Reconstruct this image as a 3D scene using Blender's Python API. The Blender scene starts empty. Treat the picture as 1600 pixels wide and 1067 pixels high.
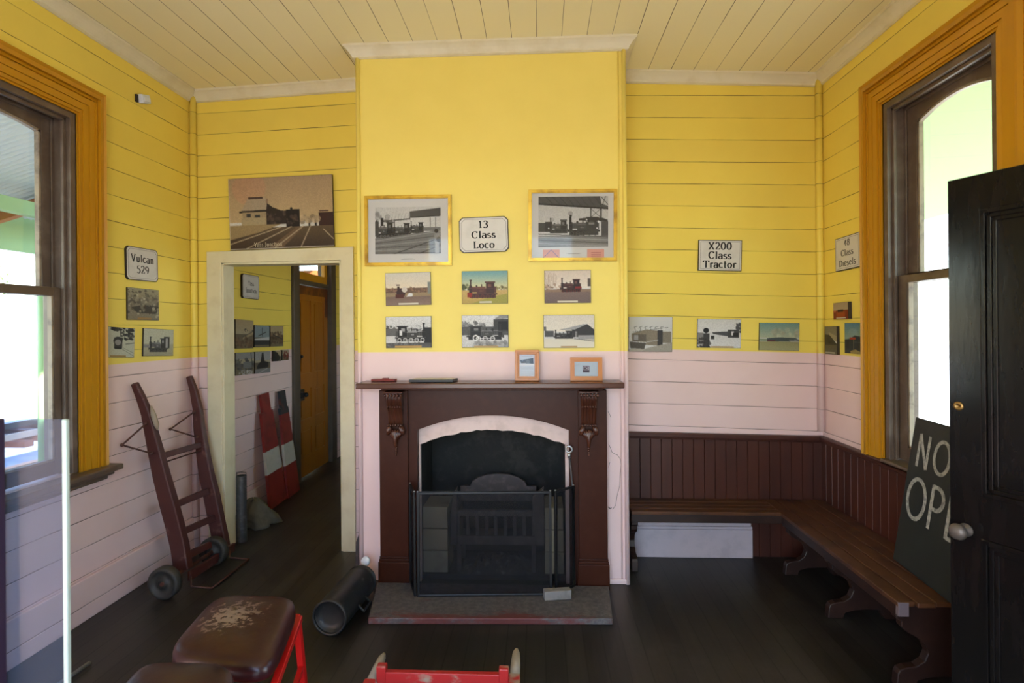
import bpy, math, random
import numpy as np
from mathutils import Vector, Matrix
random.seed(7)
SC = bpy.context.scene
COL = SC.collection
PI = math.pi

# ------------------------------------------------------------------ camera model (used to measure the room off the photo)
F = 850.0; PSI = math.atan(42/850); ROLL = .008; EYE = 1.6
def ray(px, py):
    x = (px-800)/F; y = -(py-512)/F
    xr = x*math.cos(ROLL)+y*math.sin(ROLL); yr = -x*math.sin(ROLL)+y*math.cos(ROLL)
    return Vector((xr*math.cos(PSI)-math.sin(PSI), xr*math.sin(PSI)+math.cos(PSI), yr))
O = Vector((0, 0, EYE))
def onY(px, py, Y): d = ray(px, py); return O+d*(Y/d.y)
def onX(px, py, X): d = ray(px, py); return O+d*(X/d.x)
def onZ(px, py, Z): d = ray(px, py); return O+d*((Z-EYE)/d.z)
def onP(px, py, p, n): d = ray(px, py); return O+d*((p-O).dot(n)/d.dot(n))

cd = bpy.data.cameras.new('camera'); cam = bpy.data.objects.new('camera', cd); COL.objects.link(cam)
cd.sensor_width = 36; cd.lens = F/1600*36; cd.shift_y = -21.5/1600; cd.clip_start = .05; cd.clip_end = 500
cam.matrix_world = Matrix.Translation(O) @ Matrix.Rotation(PSI, 4, 'Z') @ Matrix.Rotation(PI/2, 4, 'X') @ Matrix.Rotation(-ROLL, 4, 'Z')
cd.dof.use_dof = True; cd.dof.focus_distance = 3.4; cd.dof.aperture_fstop = 3.2
SC.camera = cam

# ------------------------------------------------------------------ room measures
XL, XR, YB, YC, YF = -2.53, 1.96, 3.87, 3.42, -1.2
CL, CR = -1.153, .551
KL, KR = .036, .045
def droop(x): return -(KL*max(0, CL-x)+KR*max(0, x-CR))
def zceil(x): return 3.385+droop(x) if x < CL or x > CR else 3.39

# ------------------------------------------------------------------ tagging
WL = {}
def tag(o, label=None, cat=None, group=None, kind=None):
    if label: o['label'] = label
    if cat: o['category'] = cat
    if group: o['group'] = group
    if kind: o['kind'] = kind
    return o
def root(name, loc, label=None, cat=None, group=None, kind=None):
    o = bpy.data.objects.new(name, None); COL.objects.link(o); o.location = loc; o.empty_display_size = .1
    WL[o] = Vector(loc)
    return tag(o, label, cat, group, kind)

# ------------------------------------------------------------------ mesh builder
class MB:
    def __init__(s): s.v = []; s.f = []; s.m = []; s.sm = []; s.cur = 0
    def add(s, vs, fs, smooth=False):
        b = len(s.v); s.v += [Vector(p) for p in vs]
        for f in fs: s.f.append([b+i for i in f]); s.m.append(s.cur); s.sm.append(smooth)
        return s
    def mat(s, i): s.cur = i; return s
    def hexa(s, p): return s.add(p, [(0,3,2,1),(4,5,6,7),(0,1,5,4),(1,2,6,5),(2,3,7,6),(3,0,4,7)])
    def box(s, x0, x1, y0, y1, z0, z1):
        if x0 > x1: x0, x1 = x1, x0
        if y0 > y1: y0, y1 = y1, y0
        if z0 > z1: z0, z1 = z1, z0
        return s.hexa([(x0,y0,z0),(x1,y0,z0),(x1,y1,z0),(x0,y1,z0),(x0,y0,z1),(x1,y0,z1),(x1,y1,z1),(x0,y1,z1)])
    def obox(s, c, a, b, d):      # centre and three half-axis vectors
        c, a, b, d = Vector(c), Vector(a), Vector(b), Vector(d)
        if a.cross(b).dot(d) < 0: a = -a
        return s.hexa([c-a-b-d, c+a-b-d, c+a+b-d, c-a+b-d, c-a-b+d, c+a-b+d, c+a+b+d, c-a+b+d])
    def bar(s, p, q, w, h, up=(0,0,1)):   # rectangular bar between two points
        p, q = Vector(p), Vector(q); t = (q-p); L = t.length/2; t.normalize()
        sd = t.cross(Vector(up))
        if sd.length < 1e-4: sd = t.cross(Vector((1,0,0)))
        sd.normalize(); u = sd.cross(t)
        return s.obox((p+q)/2, t*L, sd*w/2, u*h/2)
    def prism(s, poly, fn, d0, d1, smooth=False):     # fn(u,v,d)->xyz
        n = len(poly)
        vs = [fn(u, v, d0) for u, v in poly]+[fn(u, v, d1) for u, v in poly]
        s.add(vs, [tuple(range(n)), tuple(range(2*n-1, n-1, -1))])
        s.add(vs, [(i, i+n, (i+1) % n+n, (i+1) % n) for i in range(n)], smooth)
        return s
    def tube(s, pts, r, n=8, caps=True, smooth=True, rr=None):
        pts = [Vector(p) for p in pts]; N = len(pts)
        if not isinstance(r, (list, tuple)): r = [r]*N
        ref = Vector((0,0,1)); vs = []; last = None
        for i, p in enumerate(pts):
            t = (pts[min(i+1, N-1)]-pts[max(i-1, 0)]).normalized()
            a = t.cross(ref)
            if a.length < .05: a = t.cross(Vector((1,0,0)))
            a.normalize()
            if last is not None:
                a = (last-t*last.dot(t)).normalized()
            last = a; b = t.cross(a)
            for k in range(n):
                th = 2*PI*k/n; vs.append(p+a*(math.cos(th)*r[i])+b*(math.sin(th)*r[i]*(rr or 1)))
        fs = [(i*n+k, i*n+(k+1) % n, (i+1)*n+(k+1) % n, (i+1)*n+k) for i in range(N-1) for k in range(n)]
        s.add(vs, fs, smooth)
        if caps: s.add(vs, [tuple(range(n-1, -1, -1)), tuple((N-1)*n+k for k in range(n))])
        return s
    def ring(s, c, ax, R, r, n=20, m=6):
        c, ax = Vector(c), Vector(ax).normalized(); a = ax.orthogonal().normalized(); b = ax.cross(a); vs = []
        for i in range(n):
            d = a*math.cos(2*PI*i/n)+b*math.sin(2*PI*i/n)
            for k in range(m): vs.append(c+d*(R+r*math.cos(2*PI*k/m))+ax*r*math.sin(2*PI*k/m))
        return s.add(vs, [(i*m+k, ((i+1) % n)*m+k, ((i+1) % n)*m+(k+1) % m, i*m+(k+1) % m) for i in range(n) for k in range(m)], True)
    def lathe(s, c, ax, prof, n=24, smooth=True, start=None):  # prof: (radius, distance along axis)
        c, ax = Vector(c), Vector(ax).normalized(); a = start or ax.orthogonal().normalized(); b = ax.cross(a); vs = []
        for (r, h) in prof:
            for k in range(n):
                th = 2*PI*k/n; vs.append(c+ax*h+(a*math.cos(th)+b*math.sin(th))*max(r, 1e-4))
        P = len(prof)
        s.add(vs, [(i*n+k, i*n+(k+1) % n, (i+1)*n+(k+1) % n, (i+1)*n+k) for i in range(P-1) for k in range(n)], smooth)
        return s.add(vs, [tuple(range(n-1, -1, -1)), tuple((P-1)*n+k for k in range(n))])
    def ell(s, c, rx, ry, rz, n=16, m=10, M=None):
        vs = []; fs = []
        for i in range(m+1):
            ph = PI*i/m
            for k in range(n):
                th = 2*PI*k/n; p = Vector((rx*math.sin(ph)*math.cos(th), ry*math.sin(ph)*math.sin(th), rz*math.cos(ph)))
                if M: p = M @ p
                vs.append(Vector(c)+p)
        for i in range(m):
            for k in range(n): fs.append((i*n+k, (i+1)*n+k, (i+1)*n+(k+1) % n, i*n+(k+1) % n))
        return s.add(vs, fs, True)
    def build(s, name, mats, parent=None, bevel=0, seg=2, label=None, sub=0):
        if not isinstance(mats, (list, tuple)): mats = [mats]
        if parent is None:
            lo = [min(p[i] for p in s.v) for i in range(3)]; hi = [max(p[i] for p in s.v) for i in range(3)]
            org = Vector(((lo[0]+hi[0])/2, (lo[1]+hi[1])/2, lo[2]))
        else: org = WL[parent]
        me = bpy.data.meshes.new(name); me.from_pydata([tuple(p-org) for p in s.v], [], s.f)
        for m in mats: me.materials.append(m)
        me.polygons.foreach_set('material_index', s.m); me.polygons.foreach_set('use_smooth', s.sm)
        import bmesh
        bm = bmesh.new(); bm.from_mesh(me); bmesh.ops.remove_doubles(bm, verts=bm.verts, dist=1e-5)
        bmesh.ops.recalc_face_normals(bm, faces=bm.faces); bm.to_mesh(me); bm.free()
        o = bpy.data.objects.new(name, me); COL.objects.link(o); WL[o] = org
        if parent is None: o.location = org
        else: o.parent = parent
        if bevel:
            b = o.modifiers.new('bevel', 'BEVEL'); b.width = bevel; b.segments = seg; b.limit_method = 'ANGLE'; b.angle_limit = R(40)
        if sub:
            b = o.modifiers.new('sub', 'SUBSURF'); b.levels = sub; b.render_levels = sub
        if label: o['label'] = label
        return o
def R(d): return d*PI/180

# ------------------------------------------------------------------ materials
def lin(c):
    return tuple(((v/12.92) if v <= .04045 else ((v+.055)/1.055)**2.4) for v in c)
def srgb(r, g, b): return lin((r/255, g/255, b/255))
def newmat(name):
    m = bpy.data.materials.new(name); m.use_nodes = True; nt = m.node_tree; b = nt.nodes['Principled BSDF']
    return m, nt, b
def nd(nt, t, **k):
    n = nt.nodes.new(t)
    for a, v in k.items(): setattr(n, a, v)
    return n
def mth(nt, op, a, b=None, c=None, clamp=False):
    n = nt.nodes.new('ShaderNodeMath'); n.operation = op; n.use_clamp = clamp
    for i, v in enumerate((a, b, c)):
        if v is None: continue
        if isinstance(v, (int, float)): n.inputs[i].default_value = v
        else: nt.links.new(v, n.inputs[i])
    return n.outputs[0]
def mixc(nt, fac, a, b):
    n = nt.nodes.new('ShaderNodeMix'); n.data_type = 'RGBA'
    for i, v in ((0, fac), (6, a), (7, b)):
        if isinstance(v, (int, float)): n.inputs[i].default_value = v
        elif isinstance(v, tuple): n.inputs[i].default_value = (*v[:3], 1)
        else: nt.links.new(v, n.inputs[i])
    return n.outputs[2]
def noise(nt, vec, scale, detail=3, rough=.55, sc=None):
    if sc:
        mp = nd(nt, 'ShaderNodeMapping'); mp.inputs['Scale'].default_value = sc; nt.links.new(vec, mp.inputs[0]); vec = mp.outputs[0]
    n = nd(nt, 'ShaderNodeTexNoise'); n.inputs['Scale'].default_value = scale; n.inputs['Detail'].default_value = detail
    n.inputs['Roughness'].default_value = rough; nt.links.new(vec, n.inputs['Vector']); return n.outputs['Fac']
def step(nt, v, lo, hi): 
    n = nd(nt, 'ShaderNodeMapRange'); n.interpolation_type = 'SMOOTHSTEP'; nt.links.new(v, n.inputs[0])
    n.inputs[1].default_value = lo; n.inputs[2].default_value = hi; return n.outputs[0]
def bump(nt, b, h, strength=.3, dist=.01):
    n = nd(nt, 'ShaderNodeBump'); n.inputs['Strength'].default_value = strength; n.inputs['Distance'].default_value = dist
    nt.links.new(h, n.inputs['Height']); nt.links.new(n.outputs[0], b.inputs['Normal'])
def mat(name, c, rough=.6, metal=0, c2=None, sc=8, lo=.45, hi=.7, stretch=None, bmp=0, spec=.5, coat=0):
    m, nt, b = newmat(name); b.inputs['Roughness'].default_value = rough; b.inputs['Metallic'].default_value = metal
    b.inputs['Specular IOR Level'].default_value = spec; b.inputs['Coat Weight'].default_value = coat
    b.inputs['Base Color'].default_value = (*c, 1)
    if c2 or bmp:
        tc = nd(nt, 'ShaderNodeTexCoord').outputs['Object']
        f = noise(nt, tc, sc, 4, .6, stretch)
        if c2: nt.links.new(mixc(nt, step(nt, f, lo, hi), c, c2), b.inputs['Base Color'])
        if bmp: bump(nt, b, f, bmp)
    return m

M = {}
YEL, PINK = (.82, .645, .105), (.77, .57, .555)
def boards_mat(name, boards=True, off=0.0, zp=1.45):
    m, nt, b = newmat(name)
    g = nd(nt, 'ShaderNodeNewGeometry').outputs['Position']
    sp = nd(nt, 'ShaderNodeSeparateXYZ'); nt.links.new(g, sp.inputs[0]); x, y, z = sp.outputs
    dl = mth(nt, 'MULTIPLY', mth(nt, 'MAXIMUM', mth(nt, 'SUBTRACT', CL, x), 0.0), KL)
    dr = mth(nt, 'MULTIPLY', mth(nt, 'MAXIMUM', mth(nt, 'SUBTRACT', x, CR), 0.0), KR*.7)
    zz = mth(nt, 'ADD', z, mth(nt, 'ADD', dl, dr))
    n1 = noise(nt, g, 1.3, 2)
    zw = mth(nt, 'ADD', zz, mth(nt, 'MULTIPLY', mth(nt, 'SUBTRACT', n1, .5), .006))
    pk = step(nt, zw, zp-.004, zp+.004)
    n2 = noise(nt, g, 5, 4)
    yc = mixc(nt, step(nt, n2, .3, .75), YEL, (.80, .62, .098)) if boards else mixc(nt, step(nt, n2, .3, .75), (.82, .665, .155), (.80, .645, .145))
    pc = mixc(nt, step(nt, n2, .3, .75), PINK, (.75, .55, .535))
    col = mixc(nt, pk, pc, yc)
    if boards:
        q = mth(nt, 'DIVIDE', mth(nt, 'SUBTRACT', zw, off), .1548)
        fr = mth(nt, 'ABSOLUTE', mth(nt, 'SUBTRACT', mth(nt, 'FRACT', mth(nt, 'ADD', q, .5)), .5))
        fl = mth(nt, 'FLOOR', q)
        wn = nd(nt, 'ShaderNodeTexWhiteNoise'); wn.noise_dimensions = '1D'; nt.links.new(fl, wn.inputs['W'])
        col = mixc(nt, mth(nt, 'MULTIPLY', wn.outputs[0], .10), col, (.45, .33, .12))
        # board gaps open and close along their length; dark lines paint dirt and shadow
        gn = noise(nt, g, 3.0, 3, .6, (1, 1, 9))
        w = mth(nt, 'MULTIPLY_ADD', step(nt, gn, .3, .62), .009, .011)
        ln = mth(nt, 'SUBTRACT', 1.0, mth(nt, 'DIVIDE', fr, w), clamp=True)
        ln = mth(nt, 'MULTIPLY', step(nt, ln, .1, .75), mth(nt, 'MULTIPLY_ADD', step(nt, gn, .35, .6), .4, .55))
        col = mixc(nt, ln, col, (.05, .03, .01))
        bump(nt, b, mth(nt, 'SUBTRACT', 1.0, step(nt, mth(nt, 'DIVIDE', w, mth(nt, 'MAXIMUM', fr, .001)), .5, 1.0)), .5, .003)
    else:
        bump(nt, b, noise(nt, g, 14, 4), .04, .01)
    nt.links.new(col, b.inputs['Base Color']); b.inputs['Roughness'].default_value = .48; b.inputs['Specular IOR Level'].default_value = .35
    return m
z0 = onY(980, 389.2, YB).z + (.62-CR)*KR*.7
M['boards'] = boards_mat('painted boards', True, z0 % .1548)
M['plaster'] = boards_mat('painted plaster', False)
def planks_mat(name, c1, c2, width, off=0, rough=.5, gap=(.02,.015,.01), gw=.02, grain=.4, wear=None):
    m, nt, b = newmat(name)
    g = nd(nt, 'ShaderNodeNewGeometry').outputs['Position']
    sp = nd(nt, 'ShaderNodeSeparateXYZ'); nt.links.new(g, sp.inputs[0]); x = sp.outputs[0]
    n1 = noise(nt, g, 1.1, 2)
    q = mth(nt, 'DIVIDE', mth(nt, 'SUBTRACT', mth(nt, 'ADD', x, mth(nt, 'MULTIPLY', mth(nt, 'SUBTRACT', n1, .5), .006)), off), width)
    fr = mth(nt, 'ABSOLUTE', mth(nt, 'SUBTRACT', mth(nt, 'FRACT', mth(nt, 'ADD', q, .5)), .5))
    wn = nd(nt, 'ShaderNodeTexWhiteNoise'); wn.noise_dimensions = '1D'; nt.links.new(mth(nt, 'FLOOR', q), wn.inputs['W'])
    gr = noise(nt, g, 34, 5, .68, (1, .05, 1))
    f = mth(nt, 'ADD', mth(nt, 'MULTIPLY', wn.outputs[0], .5), mth(nt, 'MULTIPLY', gr, grain))
    col = mixc(nt, mth(nt, 'MULTIPLY', f, 1.0, clamp=True), c1, c2)
    if wear:
        col = mixc(nt, mth(nt, 'MULTIPLY', step(nt, noise(nt, g, 1.6, 5, .65), .5, .72), .55), col, wear)
    lnw = noise(nt, g, 2.0, 3, .6, (9, 1, 1))
    w = mth(nt, 'MULTIPLY_ADD', step(nt, lnw, .3, .7), gw, gw*.7)
    ln = step(nt, mth(nt, 'SUBTRACT', 1.0, mth(nt, 'DIVIDE', fr, w), clamp=True), .05, .7)
    col = mixc(nt, mth(nt, 'MULTIPLY', ln, .9), col, gap)
    nt.links.new(col, b.inputs['Base Color'])
    b.inputs['Roughness'].default_value = rough
    bump(nt, b, gr, .15, .004)
    return m
M['ceiling'] = planks_mat('ceiling boards', (.85, .79, .52), (.80, .74, .47), .154, 0, .5, (.05, .03, .015), .014, .2)
M['floor'] = planks_mat('floor boards', (.040, .036, .030), (.008, .007, .0055), .098, .02, .42, (.002, .0015, .001), .035, .8, (.060, .056, .048))
M['cream'] = mat('cream paint', (.68, .62, .42), .4, c2=(.62, .55, .36), sc=6, bmp=.05)
M['cornice'] = mat('cornice paint', (.70, .65, .48), .45, c2=(.64, .58, .40), sc=6)
M['orange'] = mat('ochre paint', (.50, .235, .008), .35, c2=(.46, .21, .007), sc=7, stretch=(1,1,.15))
M['sash'] = mat('brown sash paint', (.105, .072, .052), .38, c2=(.15, .11, .085), sc=9, bmp=.05)
M['sashlite'] = mat('worn inner sash paint', (.30, .24, .17), .5, c2=(.16, .12, .09), sc=14)
M['mantel'] = mat('dark red brown gloss', (.040, .0095, .004), .38, c2=(.048, .013, .006), sc=14, bmp=.03, spec=.18)
M['shelfwood'] = mat('brown gloss shelf', (.070, .023, .012), .25, c2=(.10, .036, .02), sc=16, lo=.4, hi=.9, stretch=(.3,1,1), bmp=.04)
M['carved'] = mat('carved gloss wood', (.07, .022, .012), .16)
M['soot'] = mat('sooty brick', (.010, .010, .010), .85, c2=(.025, .024, .022), sc=10, bmp=.6)
M['firebrick'] = mat('grey fire brick', (.30, .28, .21), .9, c2=(.20, .18, .14), sc=7, bmp=.3)
M['pinkarch'] = mat('pink painted lintel', (.66, .50, .46), .5, c2=(.56, .42, .38), sc=9, bmp=.1)
M['iron'] = mat('cast iron', (.05, .042, .045), .55, .1, c2=(.09, .075, .075), sc=22, bmp=.2)
M['blackmetal'] = mat('black enamel', (.005, .005, .006), .42)
M['hearth'] = mat('worn red hearth', (.10, .085, .08), .75, c2=(.15, .035, .03), sc=5, lo=.5, hi=.62, stretch=(.5,1.6,1), bmp=.15)
mh, nth, bh = newmat('worn red painted hearth'); gh = nd(nth, 'ShaderNodeNewGeometry').outputs['Position']
sh = nd(nth, 'ShaderNodeSeparateXYZ'); nth.links.new(gh, sh.inputs[0])
nh = noise(nth, gh, 7, 6, .7, (.5, 1.4, 1)); nh2 = noise(nth, gh, 30, 4, .7)
edge = mth(nth, 'SUBTRACT', 1.0, mth(nth, 'DIVIDE', mth(nth, 'SUBTRACT', sh.outputs[1], 2.90), .16), clamp=True)
redm = step(nth, mth(nth, 'ADD', mth(nth, 'MULTIPLY', nh, .8), mth(nth, 'MULTIPLY', edge, .22)), .50, .62)
ch_ = mixc(nth, step(nth, nh2, .35, .7), (.075, .070, .075), (.14, .125, .125)); ch_ = mixc(nth, mth(nth, 'MULTIPLY', redm, .85), ch_, (.13, .022, .02))
nth.links.new(ch_, bh.inputs['Base Color']); bh.inputs['Roughness'].default_value = .6; bump(nth, bh, nh2, .2, .005); M['hearth'] = mh
M['grey'] = mat('grey stone', (.22, .20, .19), .9, c2=(.16, .15, .14), sc=18, bmp=.3)
M['ash'] = mat('ash and cinders', (.03, .03, .03), .95, c2=(.15, .15, .15), sc=24, lo=.5, hi=.75, bmp=.6)
M['bench'] = mat('varnished bench slats', (.080, .030, .012), .42, c2=(.042, .016, .008), sc=8, stretch=(1,1,1), bmp=.05)
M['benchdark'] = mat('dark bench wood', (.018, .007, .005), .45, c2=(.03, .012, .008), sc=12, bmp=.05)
M['wains'] = mat('red brown boarding', (.062, .017, .010), .42, c2=(.042, .012, .008), sc=5, stretch=(1,1,.2), bmp=.05)
M['redwood'] = mat('worn dark red paint', (.060, .012, .009), .5, c2=(.13, .055, .042), sc=11, lo=.6, hi=.72, bmp=.1)
M['redtruck'] = mat('chipped bright red paint', (.42, .015, .015), .45, c2=(.34, .27, .20), sc=11, lo=.52, hi=.66, stretch=(.5, 1, 1), bmp=.1)
M['worngrey'] = mat('worn bare handle', (.36, .31, .25), .6, c2=(.22, .17, .13), sc=14, stretch=(1, .3, 1))
M['wornpatch'] = mat('bare worn patch', (.32, .25, .18), .6)
M['rust'] = mat('rusty iron', (.10, .035, .022), .6, .3, c2=(.05, .02, .015), sc=20)
M['wheel'] = mat('grey wheel iron', (.038, .034, .028), .6, .1, c2=(.022, .02, .016), sc=16)
M['leather'] = mat('maroon leather', (.038, .012, .014), .30, c2=(.030, .010, .012), sc=14, bmp=.12)
M['frame_red'] = mat('red metal frame', (.62, .012, .012), .3)
M['gold'] = mat('gold frame', (.62, .39, .04), .33, .5, c2=(.36, .20, .025), sc=10)
M['golddark'] = mat('dark gold edge', (.16, .09, .02), .35, .6)
M['pine'] = mat('orange pine frame', (.50, .17, .014), .35, c2=(.42, .13, .010), sc=8, stretch=(.2,1,1))
M['mat_board'] = mat('grey white mount', (.58, .58, .58), .8)
M['signface'] = mat('off white sign face', (.58, .56, .53), .45, c2=(.52, .50, .47), sc=10)
M['black'] = mat('black lettering', (.008, .008, .008), .6)
M['edge'] = mat('black sign edge', (.02, .013, .010), .5)
M['thinline'] = mat('grey sign outline', (.12, .12, .12), .6)
M['chalkboard'] = mat('blackboard', (.012, .016, .015), .6, c2=(.02, .025, .024), sc=5)
M['chalk'] = mat('white chalk', (.42, .43, .41), .9, c2=(.25, .26, .25), sc=60, lo=.45, hi=.6)
M['doorblack'] = mat('black gloss door paint', (.006, .0055, .0055), .16, c2=(.010, .008, .008), sc=20, stretch=(1,1,.2), bmp=.04, spec=.22)
M['brass'] = mat('old brass', (.35, .22, .08), .4, .9)
M['steel'] = mat('dull steel', (.45, .45, .46), .35, .9)
M['whiteplastic'] = mat('white plastic', (.62, .66, .72), .4)
M['orangedoor'] = mat('orange varnish door', (.31, .105, .006), .35, c2=(.24, .075, .006), sc=6, stretch=(2,2,.15), bmp=.05)
M['redstain'] = mat('dark red stain', (.09, .02, .006), .4, c2=(.2, .06, .008), sc=9)
M['doorframe2'] = mat('grey brown frame', (.075, .058, .04), .45, c2=(.06, .045, .03), sc=8)
M['armred'] = mat('red signal paint', (.22, .016, .010), .5, c2=(.15, .012, .008), sc=8)
M['armwhite'] = mat('white signal paint', (.48, .44, .36), .5, c2=(.42, .38, .30), sc=8)
M['armblack'] = mat('black signal paint', (.02, .025, .03), .5, c2=(.12, .03, .02), sc=9, lo=.55, hi=.7)
M['sack'] = mat('grey sacking', (.10, .088, .062), .95, c2=(.07, .06, .042), sc=9, bmp=.4)
M['cyl'] = mat('dark grey tank paint', (.013, .014, .016), .45, c2=(.07, .07, .07), sc=16, lo=.6, hi=.75, bmp=.1)
M['galv'] = mat('dark perforated metal', (.06, .06, .062), .45, .5, c2=(.10, .10, .10), sc=30)
M['paperpink'] = mat('pink paper', (.62, .30, .25), .8)
M['papercream'] = mat('cream paper', (.62, .55, .40), .8)
M['redcard'] = mat('dark red card', (.20, .018, .015), .5)
M['white_skirt'] = mat('pale pink skirting', (.45, .39, .42), .5, c2=(.38, .33, .36), sc=7)
M['outgreen'] = mat('pale green outdoor paint', (.22, .36, .16), .6)
M['outorange'] = mat('orange rafters', (.26, .085, .02), .6)
M['corr'] = mat('corrugated iron', (.72, .74, .72), .4, .0)
M['ground'] = mat('pale gravel', (.36, .36, .36), .95, c2=(.25, .25, .26), sc=2)
M['plat'] = mat('platform asphalt', (.42, .40, .38), .9)
M['rail'] = mat('rail steel', (.2, .17, .15), .5, .5)
M['bluegrey'] = mat('blue grey wagon', (.20, .24, .34), .6)
M['outwall'] = mat('cream outside boards', (.70, .66, .45), .7)
M['orangebrick'] = mat('platform edge brick', (.45, .25, .14), .9, c2=(.36, .2, .12), sc=6)
M['leaf'] = mat('tree foliage', (.10, .16, .05), .9, c2=(.05, .09, .03), sc=3)
def glass_mat(name, tint=(1,1,1), haze=0, hazec=(.5,.6,.8), refl=1.0):
    m = bpy.data.materials.new(name); m.use_nodes = True; nt = m.node_tree; nt.nodes.clear()
    out = nd(nt, 'ShaderNodeOutputMaterial'); tr = nd(nt, 'ShaderNodeBsdfTransparent'); tr.inputs[0].default_value = (*tint, 1)
    gl = nd(nt, 'ShaderNodeBsdfGlossy'); gl.inputs['Roughness'].default_value = .03
    lw = nd(nt, 'ShaderNodeLayerWeight'); lw.inputs[0].default_value = .5
    fz = mth(nt, 'MULTIPLY_ADD', mth(nt, 'POWER', lw.outputs['Facing'], 5.0), .9, .04)
    mx = nd(nt, 'ShaderNodeMixShader'); nt.links.new(mth(nt, 'MULTIPLY', fz, refl), mx.inputs[0]); nt.links.new(tr.outputs[0], mx.inputs[1]); nt.links.new(gl.outputs[0], mx.inputs[2])
    last = mx.outputs[0]
    if haze:
        df = nd(nt, 'ShaderNodeBsdfDiffuse'); df.inputs[0].default_value = (*hazec, 1)
        m2 = nd(nt, 'ShaderNodeMixShader'); m2.inputs[0].default_value = haze
        nt.links.new(last, m2.inputs[1]); nt.links.new(df.outputs[0], m2.inputs[2]); last = m2.outputs[0]
    nt.links.new(last, out.inputs[0]); return m
M['glass'] = glass_mat('window glass', (.96, .98, .96))
M['screenglass'] = glass_mat('display glass with painted haze', (.62, .68, .80), .05, (.40, .48, .66), .35)  # bluish haze of a window reflection painted into the tint and diffuse mix
M['glassedge'] = mat('green glass edge', (.50, .60, .55), .3)
M['picglass'] = glass_mat('picture glass', (.97, .97, .97), refl=.25)
M['gauze'] = glass_mat('fine black wire gauze', (.78, .78, .80), .24, (.034, .033, .035), .10)
M['purplepost'] = mat('dark purple post', (.03, .012, .035), .5)

# ------------------------------------------------------------------ helpers for openings
def wall_panel(name, fn, us, zs, holes, d0, d1, m, kind='structure', parent=None):
    """fn(u,z,d)->xyz ; outer rectangle us=(u0,u1), zs=(z0,z1) ; holes [(u0,u1,z0,z1)] ; faces at depths d0,d1"""
    U = sorted({*us, *[h[0] for h in holes], *[h[1] for h in holes]}); Z = sorted({*zs, *[h[2] for h in holes], *[h[3] for h in holes]})
    nU, nZ = len(U)-1, len(Z)-1
    def solid(i, j):
        if not (0 <= i < nU and 0 <= j < nZ): return False
        u, z = (U[i]+U[i+1])/2, (Z[j]+Z[j+1])/2
        return not any(h[0] < u < h[1] and h[2] < z < h[3] for h in holes)
    b = MB()
    for i in range(nU):
        for j in range(nZ):
            if not solid(i, j): continue
            a, c, e, g = U[i], U[i+1], Z[j], Z[j+1]
            for d in (d0, d1): b.add([fn(a,e,d), fn(c,e,d), fn(c,g,d), fn(a,g,d)], [(0,1,2,3)])
            if not solid(i-1, j): b.add([fn(a,e,d0), fn(a,e,d1), fn(a,g,d1), fn(a,g,d0)], [(0,1,2,3)])
            if not solid(i+1, j): b.add([fn(c,e,d0), fn(c,e,d1), fn(c,g,d1), fn(c,g,d0)], [(0,1,2,3)])
            if not solid(i, j-1): b.add([fn(a,e,d0), fn(c,e,d0), fn(c,e,d1), fn(a,e,d1)], [(0,1,2,3)])
            if not solid(i, j+1): b.add([fn(a,g,d0), fn(c,g,d0), fn(c,g,d1), fn(a,g,d1)], [(0,1,2,3)])
    o = b.build(name, m, parent)
    if kind and parent is None: o['kind'] = kind
    return o
def arch_z(u, u0, u1, zs, rise):
    h = (u1-u0)/2; c = (u0+u1)/2
    if rise <= 0: return zs
    Rr = (h*h+rise*rise)/(2*rise)
    return zs+rise-Rr+math.sqrt(max(Rr*Rr-(u-c)**2, 0))
def arch_panel(b, fn, o, hole, d0, d1, n=20, jit=0):
    """outer rect o=(u0,u1,z0,z1) with an arch-headed hole (u0,u1,zspring,rise) open at the bottom"""
    u0, u1, z0_, z1_ = o; a, c, zs, rise = hole; rnd = random.Random(3)
    b.hexa([fn(u0,z0_,d0), fn(a,z0_,d0), fn(a,z0_,d1), fn(u0,z0_,d1), fn(u0,z1_,d0), fn(a,z1_,d0), fn(a,z1_,d1), fn(u0,z1_,d1)])
    b.hexa([fn(c,z0_,d0), fn(u1,z0_,d0), fn(u1,z0_,d1), fn(c,z0_,d1), fn(c,z1_,d0), fn(u1,z1_,d0), fn(u1,z1_,d1), fn(c,z1_,d1)])
    pu = [a+(c-a)*i/n for i in range(n+1)]; pz = [arch_z(u, a, c, zs, rise)+(rnd.uniform(-jit, jit) if 0 < i < n else 0) for i, u in enumerate(pu)]
    for i in range(n):
        p, q = pu[i], pu[i+1]
        b.add([fn(p,pz[i],d0), fn(q,pz[i+1],d0), fn(q,z1_,d0), fn(p,z1_,d0), fn(p,pz[i],d1), fn(q,pz[i+1],d1), fn(q,z1_,d1), fn(p,z1_,d1)],
              [(0,1,2,3), (7,6,5,4), (0,4,5,1), (3,2,6,7)])
    return b

FX = lambda s, X0: (lambda u, z, d: (X0+s*d, u, z))     # wall normal to X; d grows outwards
FY = lambda Y0: (lambda u, z, d: (u, Y0+d, z))          # wall normal to Y; d grows away from the camera

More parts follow.
